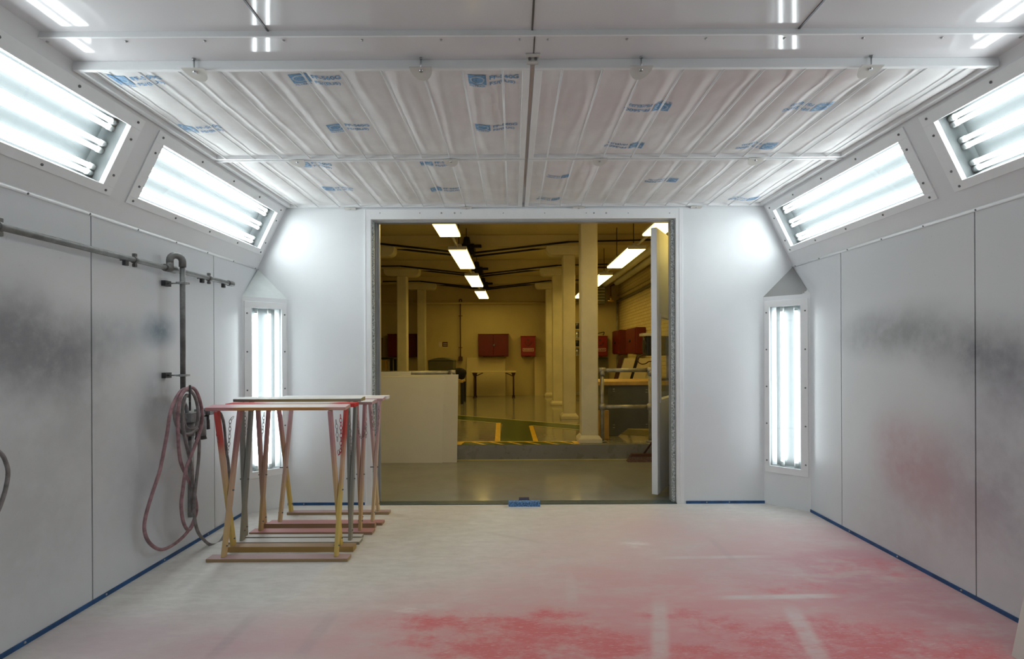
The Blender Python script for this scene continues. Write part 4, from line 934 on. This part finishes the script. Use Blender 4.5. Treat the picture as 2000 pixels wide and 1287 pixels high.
# left bench with black jacket
yt = 12.6; x1 = at(908, 740, yt).x
t = thing('workbench', 'wood-topped bench with dark leg behind the white boards', 'workbench', (x1-.5, yt, ZP))
zt = .745
MB().box(x1-1.4, x1-.02, yt-.35, yt+.35, zt-.045, zt).build('bench_top', M['wood'], t, .004)
for x in (x1-.04, x1-1.35):
    for dy in (-.3, .3): MB().box(x-.035, x+.035, yt+dy-.035, yt+dy+.035, ZP, zt-.045).build('leg', M['black'], t, .004)
a = at(893, 728, yt-.25)
mb = MB(); mb.ball((x1-.12, yt-.2, zt+.18), .16, sc=(1.15, .8, .75)); mb.ball((x1-.30, yt-.2, zt+.15), .15, sc=(1.1, .7, .9)); mb.ball((x1-.20, yt-.24, zt+.115), .11, sc=(1.1, .6, .9)); mb.ball((x1-.05, yt-.2, zt+.11), .095, sc=(.9, .8, 1.0))
o = mb.build('black_jacket', M['cloth_black']); tag(o, 'crumpled black jacket on the bench at the end of the left handrail', 'jacket')
sd = o.modifiers.new('remesh', 'REMESH'); sd.mode = 'VOXEL'; sd.voxel_size = .025; sd.use_smooth_shade = True
# wheelie bin
yt = 13.4; a, b = at(838, 698, yt), at(890, 698, yt)
t = thing('wheeled_bin', 'dark olive wheeled bin with curved lid against the back wall', 'bin', ((a.x+b.x)/2, yt, ZP))
mb = MB(); mb.hexa([(a.x+.06, yt-.25, ZP+.06), (b.x-.06, yt-.25, ZP+.06), (b.x-.06, yt+.25, ZP+.06), (a.x+.06, yt+.25, ZP+.06)], [Vector(q) for q in ((a.x+.02, yt-.34, a.z-.08), (b.x-.02, yt-.34, a.z-.08), (b.x-.02, yt+.34, a.z-.08), (a.x+.02, yt+.34, a.z-.08))]); mb.build('body', M['bin'], t, .02)
pr = [(a.x+(b.x-a.x)*k/12, yt-.36, a.z-.08+.075*math.sin(PI*k/12)) for k in range(13)]
MB().prism(pr, (0, .72, 0)).build('lid', M['bin'], t, .006)
for x in (a.x+.1, b.x-.1): MB().cyl((x-.03, yt+.2, ZP+.09), (x+.03, yt+.2, ZP+.09), .09).build('wheel', M['black'], t)
# dark frame stand at the far left
yt = 13.3; a, b = at(736, 698, yt), at(772, 723, yt)
t = thing('dark_stand', 'dark trolley stand behind the left jamb, partly hidden by boards', 'stand', ((a.x+b.x)/2, yt, ZP))
mb = MB(); mb.box(a.x-.3, b.x, yt-.25, yt+.25, a.z-.05, a.z); mb.build('top', M['black'], t, .004)
for x in (a.x-.25, b.x-.05):
    for dy in (-.22, .22): MB().box(x-.03, x+.04, yt+dy-.03, yt+dy+.03, ZP, a.z-.05).build('leg', M['black'], t)
MB().box(a.x-.25, b.x-.1, yt-.2, yt+.2, .62, .65).build('shelf', M['black'], t)
zz = at(760, 703, yt).z
t = thing('folding_stool', 'small pale wooden stool standing on the dark trolley shelf', 'stool', (a.x+.12, yt-.1, .65))
MB().box(a.x-.1, a.x+.33, yt-.24, yt-.06, zz-.03, zz).build('seat', M['wood'], t)
for x0, x1 in ((a.x-.02, a.x-.05), (a.x+.27, a.x+.32)):
    for dy in (-.20, -.10): MB().bar((x1, yt+dy, .6535), (x0, yt+dy, zz-.03), .03, .03, up=(0, 1, 0)).build('leg', M['t_foot_red'] if x0 < a.x else M['wood'], t)
# shelving with bright tins between the columns
yt = 14.2; x0, x1 = at(1119, 700, yt).x, at(1152, 700, yt).x; zt = at(1125, 622, yt).z
t = thing('shelving_unit', 'metal shelf rack glimpsed between two columns', 'shelf', ((x0+x1)/2, yt, ZP))
for x in (x0, x1):
    for dy in (-.2, .2): MB().box(x-.02, x+.02, yt+dy-.02, yt+dy+.02, ZP, zt).build('post', M['rail_pipe'], t)
szs = [ZP+.12, 1.33, 1.56, 1.79, 2.02]
for z in szs: MB().box(x0-.02, x1+.02, yt-.22, yt+.22, z-.02, z).build('shelf', M['rail_pipe'], t)
for i, z in enumerate(szs[1:]):
    for k, x in enumerate((x0+.09, x0+.27)):
        tt = thing('paint_tin', 'shiny %s tin on the %s shelf of the rack between columns' % (('left-hand', 'right-hand')[k], ('lowest upper', 'second', 'third', 'top')[i]), 'tin', (x, yt-.1, z), 'tins on the shelf rack')
        MB().cyl((x, yt-.1, z+.002), (x, yt-.1, z+.16), .075).build('can', M['bright_screw'] if (i+k) % 2 == 0 else M['black'], tt)
        MB().cyl((x, yt-.1, z+.155), (x, yt-.1, z+.17), .079).build('lid', M['steel'], tt)
# right workbench
yt = 7.42; x0, x1 = at(1164, 750, yt).x, 2.75; zt = at(1200, 745, yt).z
t = thing('workbench', 'wood-topped workbench with grey steel front behind the right handrail', 'workbench', ((x0+x1)/2, yt+.3, ZP))
MB().box(x0, x1, yt, yt+.75, zt-.055, zt).build('bench_top', M['wood'], t, .004)
xp = at(1196, 800, yt+.02).x; xq = x1-.2; zb = at(1200, 838, yt).z; zl = ZP
mb = MB(); y = yt+.03; mb.prism([(xp, y, zt-.055), (xq, y, zt-.055), (xq, y, zb), (xp+.22, y, zb), (xp+.08, y, ZP), (xp, y, ZP)], (0, .03, 0)); mb.build('front_panel', M['bench_grey'], t, .002)
for x in (xp-.06, xq): MB().box(x, x+.06, yt+.03, yt+.7, ZP, zt-.055).build('leg', M['bench_grey'], t, .003)
MB().box(xp, xq, yt+.64, yt+.7, ZP+.25, ZP+.31).build('back_rail', M['wood'], t)
mb = MB()
for px, pys in ((1198, (760, 764, 830, 835)), (1262, (761, 766, 829, 834)), (1267, (761, 766, 829, 834))):
    for py in pys: q = at(px, py, y); mb.dome((q.x, y, q.z), (0, -1, 0), .008, .006)
    for py in pys: q = at(px+1.8, py, y); mb.dome((q.x, y, q.z), (0, -1, 0), .008, .006)
mb.build('rivet_plate', M['bright_screw'], t)
o = MB().box(at(1167, 800, 7.25).x, at(1187, 800, 7.25).x, 7.16, 7.19, ZP, at(1180, 801, 7.2).z).build('plywood_offcut', M['wood'], None, .002); tag(o, 'upright brown plywood piece behind the right handrail post', 'board')
# black machine on the bench
yt = 7.7; a, b = at(1257, 654, yt), at(1300, 696, yt)
t = thing('bench_drill', 'black bench machine with cream plate half hidden by the door', 'machine', (2.25, yt, zt))
mb = MB(); mb.box(a.x+.02, b.x+.1, yt-.1, yt+.16, b.z+.01, a.z-.02); mb.cyl((a.x+.03, yt+.02, (a.z+b.z)/2), (a.x-.0, yt+.02, (a.z+b.z)/2), .12, .10); mb.build('motor_head', M['black'], t, .02)
MB().box(a.x-.04, a.x+.12, yt-.12, yt+.1, a.z-.02, a.z+.02).build('cream_plate', M['fix_white'], t, .004)
MB().cyl((b.x+.06, yt+.03, zt), (b.x+.06, yt+.03, b.z+.05), .04).build('pillar', M['rail_pipe'], t)
MB().box(b.x-.1, b.x+.22, yt-.14, yt+.2, zt, zt+.03).build('base', M['black'], t, .005)
P = [at(x, y, yt-.08) for x, y in ((1243, 697), (1245, 706), (1252, 711), (1260, 711), (1267, 706), (1272, 706))]; P = [at(1262, 694, yt-.05), *P[::1]]
MB().tube(spline([at(1259, 692, yt-.02), at(1246, 698, yt-.04), at(1246, 706, yt-.05), at(1253, 711, yt-.05), at(1261, 710, yt-.05), at(1268, 706, yt-.05), at(1280, 706, yt-.02)], 6), .008, 8).build('cable', M['brown'], t)
# planks leaning behind the bench
def plank(pb0, pb1, pt0, pt1, Y, m, label):
    k = (ZP-at(*pb0, Y).z)/(at(*pt0, Y).z-at(*pb0, Y).z)
    a, b, c, d = (at(*p, Y) for p in (pb0, pb1, pt1, pt0)); a2 = a+(d-a)*k; b2 = b+(c-b)*k
    o = MB().hexa([a2, b2, c, d], (0, .025, 0)).build('leaning_plank', m, None, .002); return tag(o, label, 'plank', 'planks leaning behind the workbench')
plank((1207, 744), (1229, 744), (1220, 700), (1241.5, 700), 10.6, M['plank_white'], 'cream plank leaning behind the workbench, left of the two')
plank((1235, 744), (1257, 744), (1250, 700), (1272, 700), 10.6, M['plank_white'], 'cream plank leaning behind the workbench, right of the two')
plank((1229.5, 744), (1234.5, 744), (1243, 696), (1249, 696), 10.66, M['black'], 'black plank between the two cream planks')
plank((1257.5, 744), (1263, 744), (1272.5, 700), (1278, 700), 10.66, M['fix_white'], 'thin pale plank right of the cream planks by the door')
plank((1198, 744), (1206, 744), (1211, 695), (1219, 695), 10.7, M['brown'], 'dark brown plank leaning left of the cream planks')
# broom
yt = 6.67; a, b = at(1229, 882, yt), at(1290, 882, yt)
t = thing('broom', 'dark broom resting against the step by the open door', 'broom', ((a.x+b.x)/2, yt, 0))
MB().hexa([(a.x, yt-.035, .062), (b.x, yt-.035, .062), (b.x, yt+.035, .062), (a.x, yt+.035, .062)], [Vector(q) for q in ((a.x+.03, yt-.03, .10), (b.x-.03, yt-.03, .10), (b.x-.03, yt+.03, .10), (a.x+.03, yt+.03, .10))]).build('head', M['brown'], t, .005)
MB().hexa([(a.x-.03, yt-.05, 0), (b.x+.03, yt-.05, 0), (b.x+.03, yt+.05, 0), (a.x-.03, yt+.05, 0)], [Vector(q) for q in ((a.x+.01, yt-.035, .065), (b.x-.01, yt-.035, .065), (b.x-.01, yt+.035, .065), (a.x+.01, yt+.035, .065))]).build('bristles', M['bristle'], t)
h0 = at(1258, 880, yt); MB().cyl((h0.x, yt+.01, .095), (h0.x+.55, yt+.12, .80), .012).build('handle', M['brown'], t)

# ------------------------------------------------------------------ world and view
w = bpy.data.worlds.new('world'); SC.world = w; w.use_nodes = True
w.node_tree.nodes['Background'].inputs[0].default_value = (0, 0, 0, 1); w.node_tree.nodes['Background'].inputs[1].default_value = 0
vs = SC.view_settings; vs.view_transform = 'Standard'; vs.look = 'None'; vs.exposure = 0.0; vs.gamma = 1; vs.use_curve_mapping = False
SC.cycles.use_denoising = True
SC.cycles.max_bounces = 12; SC.cycles.diffuse_bounces = 6; SC.cycles.glossy_bounces = 4; SC.cycles.transparent_max_bounces = 12
SC.cycles.sample_clamp_indirect = 6; SC.cycles.caustics_reflective = False; SC.cycles.caustics_refractive = False
